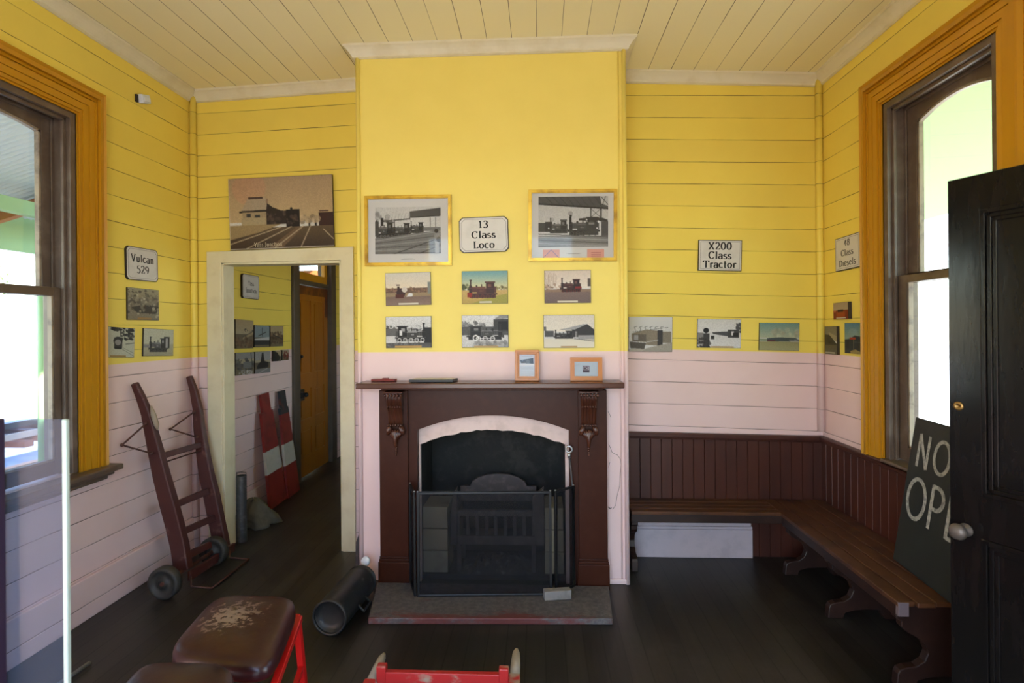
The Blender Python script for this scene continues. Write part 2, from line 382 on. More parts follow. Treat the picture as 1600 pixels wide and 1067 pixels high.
# ------------------------------------------------------------------ shell
WT = .15
b = MB(); b.box(-2.75, 2.15, YF-.2, 8.2, -.06, 0); fl = b.build('floor', M['floor']); fl['kind'] = 'structure'
b = MB()
xs = [-2.75, CL, CR, 2.15]; zz = [3.385+droop(-2.75), 3.39, 3.39, 3.385+droop(2.15)]
for i in range(3):
    b.hexa([(xs[i],YF-.2,zz[i]), (xs[i+1],YF-.2,zz[i+1]), (xs[i+1],8.2,zz[i+1]), (xs[i],8.2,zz[i]),
            (xs[i],YF-.2,3.55), (xs[i+1],YF-.2,3.55), (xs[i+1],8.2,3.55), (xs[i],8.2,3.55)])
ce = b.build('ceiling', M['ceiling']); ce['kind'] = 'structure'
WLw = (2.08, 2.85, .83, 2.785)     # left window opening (Y0,Y1,z0,z1)
WRw = (2.40, 3.17, .845, 2.84)     # right window opening
OD = (5.56, 6.49, 0, 2.62)         # doorway of the orange door
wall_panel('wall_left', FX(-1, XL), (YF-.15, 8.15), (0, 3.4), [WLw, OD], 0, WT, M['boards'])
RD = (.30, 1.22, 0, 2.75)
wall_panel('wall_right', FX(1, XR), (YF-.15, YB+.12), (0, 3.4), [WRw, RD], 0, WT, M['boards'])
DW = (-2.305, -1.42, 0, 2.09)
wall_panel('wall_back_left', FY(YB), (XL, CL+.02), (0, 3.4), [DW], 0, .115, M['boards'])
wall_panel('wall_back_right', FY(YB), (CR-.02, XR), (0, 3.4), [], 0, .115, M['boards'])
wall_panel('wall_front', FY(YF), (XL, XR), (0, 3.4), [(-1.65, .5, 0, 2.95)], -.15, 0, M['boards'])  # unseen opening, invented and sized so sun bounces in as fill
# the room beyond the doorway
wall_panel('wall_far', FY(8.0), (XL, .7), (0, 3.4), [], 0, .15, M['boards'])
wall_panel('wall_passage', FX(1, .6), (YB+.115, 8.0), (0, 3.4), [(5.0, 6.1, 1.0, 2.4)], 0, .1, M['boards'])  # unseen opening added to light the next room's left wall

# chimney breast: hollow, with the firebox inside
FBX0, FBX1 = -.756, .158
b = MB()
arch_panel(b, FY(YC), (CL, CR, 0, 3.4), (FBX0, FBX1, .875, .095), 0, .02, 24, .006)
b.mat(1)
n = 24; pu = [FBX0-.02+(FBX1-FBX0+.04)*i/n for i in range(n+1)]
# painted edge of the arch
b.mat(0)
b.box(CL, CL+.03, YC+.02, YB, 0, 3.4); b.box(CR-.03, CR, YC+.02, YB, 0, 3.4)
# cracks in the plaster on the right pier
b.mat(1)
def crack(pts, w):
    P = [onY(x, y, YC-.0008) for x, y in pts]
    for p, q in zip(P, P[1:]):
        t = (q-p).normalized(); s_ = Vector((-t.z, 0, t.x))*w/2
        b.add([p-s_, q-s_, q+s_, p+s_], [(0,1,2,3)])
crack([(951,694),(954,700),(956,706),(960,709),(965,711),(969,717),(970,726),(969,740),(968,760),(964,775),(962,789),(957,796)], .003)
crack([(950,643),(953,648),(954,652)], .0025); crack([(955,795),(950,792),(953,795),(956,793)], .004); crack([(953,722),(951,730)], .0025)
ch = b.build('wall_chimney', [M['plaster'], mat('crack', (.12, .09, .08), .9)]); ch['kind'] = 'structure'
b = MB()   # firebox lining
b.box(FBX0-.12, FBX0-.005, YC+.021, YB-.05, 0, 1.25); b.box(FBX1+.005, FBX1+.12, YC+.021, YB-.05, 0, 1.25)
b.box(FBX0-.12, FBX1+.12, YB-.06, YB-.01, 0, 1.25); b.box(FBX0-.12, FBX1+.12, YC+.021, YB-.01, 1.1, 1.25)
b.box(FBX0-.12, FBX1+.12, YC+.021, YB-.01, .0, .035)
fb = b.build('trim_9', M['soot']); fb['kind'] = 'structure'
# pale pink face of the lintel between surround and soot
b = MB(); arch_panel(b, FY(YC-.012), (-.80, .205, 0, 1.15), (FBX0, FBX1, .868, .09), 0, .011, 28, .005)
o = b.build('trim_10', M['pinkarch']); o['kind'] = 'structure'

# corner beads
def bead(name, x, y, z1, m=M['boards'], r=.02, z0_=0):
    b = MB(); b.tube([(x, y, z0_), (x, y, z1)], r, 10); o = b.build(name, m); o['kind'] = 'structure'
bead('trim_1', XL+.022, YB-.022, 3.32, r=.024); bead('trim_2', XR-.022, YB-.022, 3.31, r=.024, z0_=.87)
bead('trim_3', CL+.012, YC-.004, 3.36, M['plaster'], .014); bead('trim_4', CR-.012, YC-.004, 3.36, M['plaster'], .014)
bead('trim_5', CR-.045, YC+.001, 3.36, M['plaster'], .005)

# cornice swept around the room
def sweep(name, path, prof, m, zf):
    pts = [Vector((p[0], p[1], 0)) for p in path]; N = len(pts); b = MB(); vs = []
    for i, p in enumerate(pts):
        def nrm(a, c): t = (c-a).normalized(); return Vector((t.y, -t.x, 0))
        if i == 0: nv = nrm(pts[0], pts[1]); k = 1
        elif i == N-1: nv = nrm(pts[-2], pts[-1]); k = 1
        else:
            n1, n2 = nrm(pts[i-1], p), nrm(p, pts[i+1]); nv = (n1+n2).normalized(); k = 1/max(nv.dot(n1), .3)
        for (o_, h) in prof: q = p+nv*(o_*k); vs.append((q.x, q.y, zf(path[i])+h))
    n = len(prof)
    b.add(vs, [(i*n+j, i*n+j+1, (i+1)*n+j+1, (i+1)*n+j) for i in range(N-1) for j in range(n-1)])
    b.add(vs, [tuple(range(n)), tuple((N-1)*n+j for j in range(n))])
    o = b.build(name, m); o['kind'] = 'structure'; return o
cprof = [(-.005, .004), (.066, .004), (.066, -.012), (.058, -.016), (.050, -.022), (.038, -.034), (.026, -.050), (.020, -.058), (.020, -.066), (.008, -.072), (-.005, -.072)]
sweep('trim_6', [(XL, YF), (XL, YB), (CL, YB), (CL, YC), (CR, YC), (CR, YB), (XR, YB), (XR, YF)], cprof, M['cornice'],
      lambda p: zceil(p[0]))
# skirtings
def skirt(name, x0, x1, y0, y1, h, m=M['boards']):
    b = MB(); b.box(x0, x1, y0, y1, 0, h); o = b.build(name, m, bevel=.006); o['kind'] = 'structure'
skirt('baseboard_left', XL, XL+.022, YF, YB-.001, .235); skirt('baseboard_passage', XL, XL+.022, YB+.13, 5.44, .2)
skirt('baseboard_far', XL, XL+.022, 6.62, 8, .2)
skirt('baseboard_chimney', CR-.125, CR-.002, YC-.014, YC-.001, .032, M['plaster'])
b = MB(); b.box(.632, 1.458, YB-.052, YB-.023, 0, .196); b.box(.632, 1.458, YB-.046, YB-.023, .196, .214); b.box(.632, 1.452, YB-.04, YB-.023, .214, .238)
o = b.build('baseboard_back', M['white_skirt'], bevel=.003); o['kind'] = 'structure'

# wainscot of vertical boards behind the bench, with its rail
def wains(name, fn, u0, u1, z1):
    b = MB(); w = .0725; n = max(1, round((u1-u0)/w)); w = (u1-u0)/n
    for i in range(n):
        a, c = u0+i*w, u0+(i+1)*w; g = .003
        b.prism([(a, .004), (a+g, 0), (a+g, -.018+.018), (a, .0)], lambda u, v, d: fn(u, d, .02), 0, .001) if 0 else None
        vs = [fn(a, 0, .013), fn(a+g, 0, .020), fn(c-g, 0, .020), fn(c, 0, .013), fn(a, z1, .013), fn(a+g, z1, .020), fn(c-g, z1, .020), fn(c, z1, .013)]
        b.add(vs, [(0,1,5,4), (1,2,6,5), (2,3,7,6), (4,5,6,7)])
    o = b.build(name, M['wains']); o['kind'] = 'structure'; return o
wains('trim_7', lambda u, z, d: (u, YB-d, z+droop(u)*.5*(z > .5)), CR+.001, XR-.003, .835)
wains('trim_8', lambda u, z, d: (XR-d, u, z-.03*(z > .5)), .0+1.3, YB-.004, .835)
b = MB()
for (z0_, z1_, pr) in ((.835, .868, .045), (.822, .836, .03)):
    a = droop(CR+.001)*.5; c = droop(XR)*.5
    b.hexa([(CR, YB-pr, z0_+a), (XR, YB-pr, z0_+c), (XR, YB, z0_+c), (CR, YB, z0_+a), (CR, YB-pr, z1_+a), (XR, YB-pr, z1_+c), (XR, YB, z1_+c), (CR, YB, z1_+a)])
    b.box(XR-pr, XR, 1.3, YB, z0_-.03, z1_-.03)
o = b.build('trim_11', M['wains'], bevel=.007); o['kind'] = 'structure'

# ------------------------------------------------------------------ windows
def window(name, s, X0, op, ghalf, meet, spring, rise, sill_out):
    y0, y1, z0_, z1_ = op; r = root(name, (X0, (y0+y1)/2, z0_), kind='structure'); fn = FX(s, X0); cy = (y0+y1)/2
    CW = .172
    # casing: stepped mouldings (three sides)
    def ring3(b, i0, i1, d0, d1):    # i0,i1: distances out from the opening edge
        b.hexa([fn(y0-i1, z0_-.01, -d0), fn(y0-i0, z0_-.01, -d1), fn(y0-i0, z0_-.01, .0), fn(y0-i1, z0_-.01, .0), fn(y0-i1, z1_+i1, -d0), fn(y0-i0, z1_+i0, -d1), fn(y0-i0, z1_+i0, .0), fn(y0-i1, z1_+i1, .0)])
        b.hexa([fn(y1+i0, z0_-.01, -d1), fn(y1+i1, z0_-.01, -d0), fn(y1+i1, z0_-.01, .0), fn(y1+i0, z0_-.01, .0), fn(y1+i0, z1_+i0, -d1), fn(y1+i1, z1_+i1, -d0), fn(y1+i1, z1_+i1, .0), fn(y1+i0, z1_+i0, .0)])
        b.hexa([fn(y0-i0, z1_+i0, -d1), fn(y1+i0, z1_+i0, -d1), fn(y1+i0, z1_+i0, 0), fn(y0-i0, z1_+i0, 0), fn(y0-i1, z1_+i1, -d0), fn(y1+i1, z1_+i1, -d0), fn(y1+i1, z1_+i1, 0), fn(y0-i1, z1_+i1, 0)])
    b = MB()
    st = [(0, .012, .020, .016), (.014, .034, .024, .020), (.036, .072, .026, .026), (.074, .108, .030, .030), (.110, .128, .038, .032), (.130, .155, .046, .042), (.155, CW, .034, .046)]
    for (a, c, da, dc) in st: ring3(b, a, c, dc, da)
    b.mat(0); ring3(b, 0, CW, .015, .015)
    b.build('casing', M['orange'], r)
    # lining of the opening and stops
    b = MB(); t = .035
    b.box(*sorted((X0-s*.012, X0+s*WT)), y0, y0+t, z0_, z1_); b.box(*sorted((X0-s*.012, X0+s*WT)), y1-t, y1, z0_, z1_)
    b.box(*sorted((X0-s*.012, X0+s*WT)), y0+t, y1-t, z1_-t, z1_)
    for (da, dc) in ((.012, .030), (.078, .086)):
        for (ya, yb) in ((y0+t, y0+t+.018), (y1-t-.018, y1-t)): b.box(*sorted((X0+s*da, X0+s*dc)), ya, yb, z0_, z1_-t)
        b.box(*sorted((X0+s*da, X0+s*dc)), y0+t, y1-t, z1_-t-.018, z1_-t)
    b.build('lining', M['sash'], r, bevel=.003)
    # sashes
    ya, yb = y0+t+.002, y1-t-.002
    b = MB(); fo = FX(s, X0+s*.088)
    arch_panel(b, fo, (ya, yb, meet-.02, z1_-t-.002), (cy-ghalf, cy+ghalf, spring, rise), 0, .035, 20)
    b.box(*sorted((X0+s*.088, X0+s*.123)), cy-ghalf, cy+ghalf, meet-.02, meet+.025)
    b.build('upper_sash', M['sash'], r, bevel=.003)
    b = MB()
    n = 20; hh = .012
    for (ua, ub, zs_) in ((cy-ghalf, cy-ghalf+hh, meet+.025), (cy+ghalf-hh, cy+ghalf, meet+.025)):
        b.box(*sorted((X0+s*.094, X0+s*.118)), ua, ub, zs_, spring)
    for i in range(n):
        u, v = cy-ghalf+2*ghalf*i/n, cy-ghalf+2*ghalf*(i+1)/n; za, zb = arch_z(u, cy-ghalf, cy+ghalf, spring, rise), arch_z(v, cy-ghalf, cy+ghalf, spring, rise)
        b.hexa([fn(u, za-hh, .094), fn(v, zb-hh, .094), fn(v, zb-hh, .118), fn(u, za-hh, .118), fn(u, za, .094), fn(v, zb, .094), fn(v, zb, .118), fn(u, za, .118)])
    b.build('glazing_bead', M['sashlite'], r)
    b = MB(); b.box(*sorted((X0+s*.104, X0+s*.107)), cy-ghalf-.01, cy+ghalf+.01, meet, spring+rise+.005)
    b.build('pane', M['glass'], r)
    b = MB(); g = ghalf+.012
    xa, xb = sorted((X0+s*.036, X0+s*.072))
    b.box(xa, xb, ya, cy-g, z0_+.012, meet+.022); b.box(xa, xb, cy+g, yb, z0_+.012, meet+.022)
    b.box(xa, xb, cy-g, cy+g, z0_+.012, z0_+.085); b.box(xa, xb, cy-g, cy+g, meet-.022, meet+.022)
    b.build('lower_sash', M['sash'], r, bevel=.003)
    b = MB(); xa, xb = sorted((X0+s*.042, X0+s*.066))
    b.box(xa, xb, cy-g, cy-g+.01, z0_+.085, meet-.022); b.box(xa, xb, cy+g-.01, cy+g, z0_+.085, meet-.022); b.box(xa, xb, cy-g, cy+g, z0_+.085, z0_+.095)
    b.build('glazing_bead', M['sashlite'], r)
    b = MB(); b.box(*sorted((X0+s*.052, X0+s*.055)), cy-g-.01, cy+g+.01, z0_+.08, meet-.02)
    b.build('pane', M['glass'], r)
    b = MB()
    e = CW+.045
    b.box(*sorted((X0-s*sill_out, X0+s*WT)), y0-(e if sill_out > .05 else CW), y1+(e if sill_out > .05 else CW), z0_-.035, z0_-.002) if sill_out > .05 else b.box(*sorted((X0-s*sill_out, X0+s*WT)), y0, y1, z0_-.03, z0_+.004)
    if sill_out > .05:
        b.box(*sorted((X0-s*(sill_out-.03), X0)), y0-e+.03, y1+e-.03, z0_-.058, z0_-.034)
        b.box(*sorted((X0-s*(sill_out-.045), X0)), y0-e+.06, y1+e-.06, z0_-.078, z0_-.057)
    b.build('sill', M['sash'], r, bevel=.008)
    return r
window('window_1', -1, XL, WLw, .285, 1.81, 2.665, .028, .10)
window('window_2', 1, XR, WRw, .262, 1.85, 2.70, .052, .045)

# ------------------------------------------------------------------ cream doorway
r = root('door_1', (-1.86, YB, 0), kind='structure')
b = MB(); x0, x1, _, z1_ = DW
dl = -.028*1.0
def zt(x, z): return z-KL*(CL-x)*.6+.02
b.hexa([(x0-.108, YB-.026, 0), (x0, YB-.026, 0), (x0, YB, 0), (x0-.108, YB, 0), (x0-.108, YB-.026, 2.171), (x0, YB-.026, z1_-.002), (x0, YB, z1_-.002), (x0-.108, YB, 2.171)])
b.hexa([(x1, YB-.026, 0), (x1+.092, YB-.026, 0), (x1+.092, YB, 0), (x1, YB, 0), (x1, YB-.026, z1_+.006), (x1+.092, YB-.026, 2.192), (x1+.092, YB, 2.192), (x1, YB, z1_+.006)])
b.hexa([(x0, YB-.026, z1_-.002), (x1, YB-.026, z1_+.006), (x1, YB, z1_+.006), (x0, YB, z1_-.002), (x0-.108, YB-.026, 2.171), (x1+.092, YB-.026, 2.192), (x1+.092, YB, 2.192), (x0-.108, YB, 2.171)])
b.build('architrave', M['cream'], r, bevel=.004)
b = MB(); b.box(x0-.004, x0+.014, YB-.018, YB+.12, 0, z1_); b.box(x1-.014, x1+.004, YB-.018, YB+.12, 0, z1_); b.box(x0, x1, YB-.018, YB+.12, z1_-.014, z1_+.004)
b.build('jamb', M['cream'], r, bevel=.002)

# ------------------------------------------------------------------ orange door beyond
r = root('door_2', (XL, 6.02, 0), kind='structure')
b = MB(); y0, y1 = OD[0], OD[1]
b.box(XL-.14, XL+.03, y0-.11, y0+.03, 0, 2.70); b.box(XL-.14, XL+.03, y1-.03, y1+.12, 0, 2.70); b.box(XL-.14, XL+.03, y0+.03, y1-.03, 2.56, 2.70)
b.box(XL-.12, XL+.0, y0+.03, y1-.03, 2.085, 2.135)
b.build('door_frame', M['doorframe2'], r, bevel=.004)
b = MB(); X1, X2 = XL-.065, XL-.022; ya, yb = y0+.034, y1-.034
cols = [(ya+.11, (ya+yb)/2-.045), ((ya+yb)/2+.045, yb-.11)]; rows = [(.22, .52), (.62, .95), (1.12, 1.92)]
b.box(X1+.012, X2-.012, ya, yb, .006, 2.078)
ys = [ya, cols[0][0], cols[0][1], cols[1][0], cols[1][1], yb]; zs = [.006, .22, .52, .62, .95, 1.12, 1.92, 2.078]
for i in range(5):
    for j in range(7):
        if i in (1, 3) and j in (1, 3, 5):
            b.box(X1+.006, X2-.006, ys[i]+.03, ys[i+1]-.03, zs[j]+.03, zs[j+1]-.03)
        else: b.box(X1, X2, ys[i], ys[i+1], zs[j], zs[j+1])
leaf = b.build('door_leaf', M['orangedoor'], r)
b = MB(); b.box(X2, X2+.002, ya+.0, yb, 1.98, 2.078); b.box(X2, X2+.002, ya, ya+.07, 1.72, 1.985); b.box(X2, X2+.002, yb-.08, yb, 1.74, 1.985)
b.build('stain', M['redstain'], leaf)
b = MB(); b.box(X2, X2+.03, ya+.0, ya+.14, .84, .96); b.box(X2+.03, X2+.05, ya+.03, ya+.09, .87, .93); b.build('rim_lock', M['blackmetal'], leaf, bevel=.004)
b = MB(); b.ell((X2+.06, ya+.11, .90), .025, .025, .025); b.build('door_knob', M['blackmetal'], leaf)
b = MB(); b.box(X2, X2+.025, ya+.01, ya+.07, 1.28, 1.34); b.ell((X2+.03, ya+.08, 1.31), .015, .02, .015); b.build('bolt', M['blackmetal'], leaf)
b = MB(); b.box(X1, X2, ya, yb, 2.138, 2.22); b.box(X1, X2, ya, yb, 2.50, 2.56); b.box(X1, X2, ya, ya+.04, 2.22, 2.5); b.box(X1, X2, yb-.07, yb, 2.22, 2.5)
b.build('fanlight_sash', M['orange'], r, bevel=.004)
b = MB(); b.box(X1+.015, X1+.018, ya+.03, yb-.06, 2.2, 2.52); b.build('pane', M['glass'], r)

# ------------------------------------------------------------------ glossy black open door (hinged on the right wall)
hingeP = Vector((XR-.01, 1.27, 0)); farP = Vector((onX(1480, 283, 1.545).x, onX(1480, 283, 1.545).y, 0))
tz = onX(1480, 283, 1.545).z
t = (farP-hingeP); DWd = t.length; t.normalize(); nrm = Vector((t.y, -t.x, 0))    # faces the camera side
if nrm.y > 0: nrm = -nrm
r = root('door_3', hingeP, kind='structure')
def dp(u, z, d): return farP-t*u+nrm*d+Vector((0, 0, z))   # u from the free edge towards the hinge
b = MB(); TH = .042; S = .105
us = [0, S, DWd/2-.05, DWd/2+.05, DWd-S, DWd]; zs = [.01, .22, .90-.075, .98, tz-.13, tz]
b.prism([(0, .01), (DWd, .01), (DWd, tz), (0, tz)], lambda u, z, d: dp(u, z, d), -TH+.012, -.012)
for i in range(5):
    for j in range(5):
        if i in (1, 3) and j in (1, 3):
            for (m_, dd) in ((.0, -.002), (.0, .0)): pass
            a, c, e, g = us[i], us[i+1], zs[j], zs[j+1]
            for k, (m0, dd) in enumerate(((.0, .006), (.016, -.001), (.030, -.006))):   # bolection moulding steps
                m1 = m0+.016
                for (ua, ub, za, zb) in ((a+m0, c-m0, e+m0, e+m1), (a+m0, c-m0, g-m1, g-m0), (a+m0, a+m1, e+m0, g-m0), (c-m1, c-m0, e+m0, g-m0)):
                    b.prism([(ua, za), (ub, za), (ub, zb), (ua, zb)], dp, -.03, dd)
                    b.prism([(ua, za), (ub, za), (ub, zb), (ua, zb)], dp, -TH-dd, -.03)
        else:
            b.prism([(us[i], zs[j]), (us[i+1], zs[j]), (us[i+1], zs[j+1]), (us[i], zs[j+1])], dp, -TH, 0)
leaf = b.build('door_leaf', M['doorblack'], r, bevel=.003)
kp = onP(1510, 828, farP, nrm); ku = (farP-kp).dot(t); kz = kp.z
b = MB(); c = dp(.052, kz, 0); b.lathe(c, nrm, [(.024, 0), (.024, .004), (.010, .008), (.010, .026), (.026, .036), (.030, .048), (.026, .060), (.012, .066), (0, .067)], 20)
b.build('door_knob', mat('dull worn knob', (.13, .11, .10), .42, .4), leaf)
ep = onP(1494, 634, farP, nrm)
b = MB(); c = dp(.032, ep.z, 0); b.lathe(c, nrm, [(.017, 0), (.017, .003), (.012, .005), (.006, .005), (.006, .002), (0, .002)], 20)
b.build('keyhole_plate', M['brass'], leaf)
b = MB()
for z in (.3, 1.75): b.tube([hingeP+Vector((-.0, .0, z)), hingeP+Vector((0, 0, z+.09))], .009, 8)
b.build('hinge', M['steel'], leaf)
b = MB(); b.box(XR-.03, XR+.12, RD[0]-.11, RD[0]+.0, 0, 2.86); b.box(XR-.03, XR+.12, RD[1]-.0, RD[1]+.05, 0, 2.86); b.box(XR-.03, XR+.12, RD[0], RD[1], 2.74, 2.86)
b.build('door_frame', M['orange'], r, bevel=.005)

# ------------------------------------------------------------------ mantelpiece
YS = YC-.06        # face of the surround
sx0, sx1 = onY(594, 700, YS).x, onY(948, 700, YS).x
r = root('mantelpiece', (-.3, YC, 0), 'dark red-brown painted wooden mantelpiece around the arched fireplace on the chimney breast', 'mantelpiece')
SHZ = 1.272
b = MB(); shx0, shx1 = onY(555, 602, YC-.20).x, onY(976, 602, YC-.20).x
b.box(shx0, shx1, YC-.20, YC-.001, SHZ-.034, SHZ); b.build('shelf', M['shelfwood'], r, bevel=.006)
b = MB(); b.box(sx0+.02, sx1-.02, YC-.10, YC-.001, SHZ-.055, SHZ-.035); b.build('bed_moulding', M['mantel'], r, bevel=.004)
ox0, ox1 = onY(652, 680, YS).x, onY(889, 680, YS).x
zsp = onY(652, 672, YS).z; zcr = onY(770, 649, YS).z
b = MB(); arch_panel(b, FY(YS), (ox0-.06, ox1+.06, .0, SHZ-.056), (ox0, ox1, zsp, zcr-zsp), 0, .047, 30)
b.build('arched_panel', M['mantel'], r)
plx = [(sx0, ox0-.055), (ox1+.055, sx1)]
for (a, c) in plx:
    b = MB(); b.box(a, c, YS-.018, YC-.001, .0, SHZ-.056)
    pil = b.build('pilaster', M['mantel'], r, bevel=.004)
    b = MB(); b.box(a-.008, c+.008, YS-.036, YS-.019, 0, .155); b.box(a-.004, c+.004, YS-.030, YS-.019, .155, .172); b.box(a-.002, c+.002, YS-.025, YS-.019, .172, .186)
    b.build('plinth', M['mantel'], pil, bevel=.004)
# carved brackets
def corbel(cx, top):
    yb = YS-.018; b = MB(); W = .058
    # fluted upper scroll: profile extruded as five ribs
    prof = []
    for k in range(13):
        tt = k/12; z = top-.006-.205*tt
        out = .060*(1-tt)**.7+.014+.016*math.sin(tt*PI*2)*(1-tt)
        prof.append((z, out))
    nr = 5; segs = 30
    vs = []
    for k, (z, out) in enumerate(prof):
        for j in range(segs+1):
            u = -1+2*j/segs; rib = abs(math.cos((u+1)/2*nr*PI))**.5
            vs.append((cx+u*W*.86*(1-.12*k/12), yb-out*(.80+.20*(1-rib)), z))
    n = segs+1
    b.add(vs, [(k*n+j, k*n+j+1, (k+1)*n+j+1, (k+1)*n+j) for k in range(12) for j in range(segs)], True)
    for side in (0, n-1):
        sv = [vs[k*n+side] for k in range(13)]; x = sv[0][0]
        b.add([(p[0], p[1], p[2]) for p in sv]+[(p[0], yb, p[2]) for p in sv], [(k, k+1, 13+k+1, 13+k) for k in range(12)])
    b.box(cx-W, cx+W, yb-.082, yb, top-.008, top)
    # bands of beads
    for zz_, ww, oo in ((top-.095, .046, .052), (top-.208, .048, .040)):
        b.box(cx-ww, cx+ww, yb-oo*.8, yb, zz_-.008, zz_+.006)
        for j in range(6): b.ell((cx-ww+ww*2*(j+.5)/6, yb-oo, zz_), ww/6, .012, .009, 10, 6)
    for j in range(6): b.ell((cx-W+W*2*(j+.5)/6, yb-.078, top-.022), W/6, .012, .012, 10, 6)
    # leaf drop
    lt = top-.222
    for j in range(7):
        a = (j-3)/3; ang = a*R(38); L = .060+.035*(1-abs(a))
        Mx = Matrix.Rotation(ang, 3, 'Y')
        c = Vector((cx+a*.034, yb-.014-.014*(1-abs(a)), lt-.036))+Mx @ Vector((0, 0, -L*.35))
        b.ell(c, .014, .018, L*.62, 10, 8, Mx)
    for s_ in (-1, 1):
        b.ell((cx+s_*.040, yb-.022, lt-.018), .018, .026, .036, 10, 8, Matrix.Rotation(-s_*R(18), 3, 'Y'))
    for j in range(5): b.ell((cx, yb-.008, lt-.118-.014*j), .011-.0018*j, .009, .010, 8, 6)
    return b
for px in (617, 920):
    cx = onY(px, 650, YS-.05).x
    corbel(cx, SHZ-.057).build('carved_bracket', M['carved'], r)
# objects on the shelf ------------------------------------------------
hz = SHZ+.0005
# hearth
hp = [onZ(574, 967, .035), onZ(957, 965, .035)]
hy = (hp[0].y+hp[1].y)/2
b = MB(); b.prism([(hp[0].x, hy-.02), (hp[1].x, hy+.02), (sx1+.0, YC-.104), (sx0-.01, YC-.104)], lambda u, v, d: (u, v, d), .0, .035)
tag(b.build('hearth_slab', M['hearth'], bevel=.006), 'grey hearth slab with worn red paint on the floor in front of the fireplace', 'hearth')
# grate inside ----------------------------------------------------------
r = root('fire_grate', (-.3, YC+.2, .035), 'dark cast iron grate with upright bars standing inside the fireplace', 'grate')
GY = YC+.06
def gx(px, py=800): return onY(px, py, GY).x
def gz(py, px=770): return onY(px, py, GY).z
b = MB(); zt0, zt1, zb0, zb1 = gz(797), gz(806), gz(836), gz(850)
xa, xb = gx(712), gx(838)
b.box(xa, xb, GY-.01, GY+.015, zt1, zt0); b.box(xa, xb, GY-.012, GY+.02, zb1, zb0)
for i in range(9):
    x = xa+(xb-xa)*(i+.3)/8.6; b.box(x-.011, x+.011, GY-.006, GY+.012, zb0, zt1)
b.build('bar_front', M['iron'], r, bevel=.003)
for s_, (pa, pb) in ((-1, (703, 715)), (1, (836, 850))):
    b = MB()
    b.prism([(gx(pa), gz(850)), (gx(pb), gz(850)), (gx(pb), gz(780)), (gx(pb), gz(760)), (gx(pa)+.02*(-s_), gz(775))], lambda u, z, d: (u, d, z), GY-.02, GY+.02)
    b.box(gx(pa), gx(pb), GY, GY+.26, gz(850), gz(800))
    b.build('cheek', M['iron'], r, bevel=.004)
b = MB(); poly = [(gx(712), gz(800)), (gx(838), gz(800)), (gx(838), gz(775))]
for k in range(9): a = PI*k/8; poly.append((gx(775)+(gx(838)-gx(775))*.75*math.cos(a), gz(775)+.085*math.sin(a)))
poly.append((gx(712), gz(775)))
b.prism(poly, lambda u, z, d: (u, d, z), GY+.22, GY+.25); b.build('fire_back', M['iron'], r, bevel=.004)
b = MB(); b.box(xa, xb, GY, GY+.22, zb1, zb1+.02)
for x in (xa+.02, xb-.02): b.box(x-.012, x+.012, GY-.005, GY+.02, .035, zb1); b.box(x-.012, x+.012, GY+.2, GY+.22, .035, zb1)
b.build('basket', M['iron'], r)
# fire bricks left and right of the grate
for i, (pa, pb, lb) in enumerate(((660, 700, 'block of pale grey firebrick at left inside the fireplace behind the screen'), (851, 880, 'block of pale grey firebrick at right inside the fireplace behind the screen'))):
    xa_, xb_ = max(gx(pa), FBX0+.002), min(gx(pb), FBX1-.002)
    b = MB(); h0 = .035
    for k in range(3):
        za, zb = h0+.142*k, h0+.142*(k+1)-.006
        b.box(xa_, xb_, GY-.02, GY+.22, za, zb)
    tag(b.build('firebrick_pier', M['firebrick'], bevel=.004), lb, 'brickwork', 'firebrick piers')
b = MB(); rnd = random.Random(5)
nx, ny = 30, 12
vs = []
for i in range(nx+1):
    for j in range(ny+1):
        u, v = i/nx, j/ny; e = min(u, 1-u, v, 1-v)*4
        vs.append((xa+.03+(xb-xa-.06)*u, GY-.045+.24*v, .036+min(e, 1)*(.05+.03*rnd.random())))
b.add(vs, [(i*(ny+1)+j, (i+1)*(ny+1)+j, (i+1)*(ny+1)+j+1, i*(ny+1)+j+1) for i in range(nx) for j in range(ny)])
tag(b.build('ash_heap', M['ash']), 'heap of grey ash and cinders beneath the iron grate', 'ash', kind='stuff')

# fire screen -------------------------------------------------------------
r = root('fire_screen', (-.3, 3.16, .035), 'black three-panel folding gauze fire screen standing on the hearth slab', 'fire screen')
ST = .645; SB = .036
def scrp(p, q, nm):
    p, q = Vector(p), Vector(q); t = (q-p).normalized(); n = Vector((t.y, -t.x, 0))
    fn = lambda u, z, d: p+t*u+n*d+Vector((0, 0, z)); L = (q-p).length
    b = MB(); w = .014
    for (a, c, e, g) in ((0, w, SB, ST), (L-w, L, SB, ST), (w, L-w, SB, SB+w), (w, L-w, ST-w, ST)):
        b.prism([(a, e), (c, e), (c, g), (a, g)], fn, -.007, .007)
    f = b.build('panel_frame', M['blackmetal'], r, bevel=.003)
    b = MB(); b.prism([(w, SB+w), (L-w, SB+w), (L-w, ST-w), (w, ST-w)], fn, -.0008, .0008); b.build('wire_gauze', M['gauze'], f)
    for a in (w/2, L-w/2):
        b = MB(); c = fn(a, ST, 0); b.tube([c, c+Vector((0, 0, .006))], .006, 10); b.build('corner_rivet', M['steel'], f)
s0 = onZ(640, 905, .036); s1 = onZ(652, 932, .036); s2 = onZ(865, 930, .036); s3 = onZ(903, 912, .036)
s0.z = s1.z = s2.z = s3.z = 0
s3 = s2+(s3-s2)*.8; s0 = s1+(s0-s1)*.85
dm = (s2-s1).normalized()
scrp(s1, s2-dm*.008, 'a'); scrp(s0, s1-dm*.012, 'b'); scrp(s2+dm*.010, s3+dm*.01, 'c')
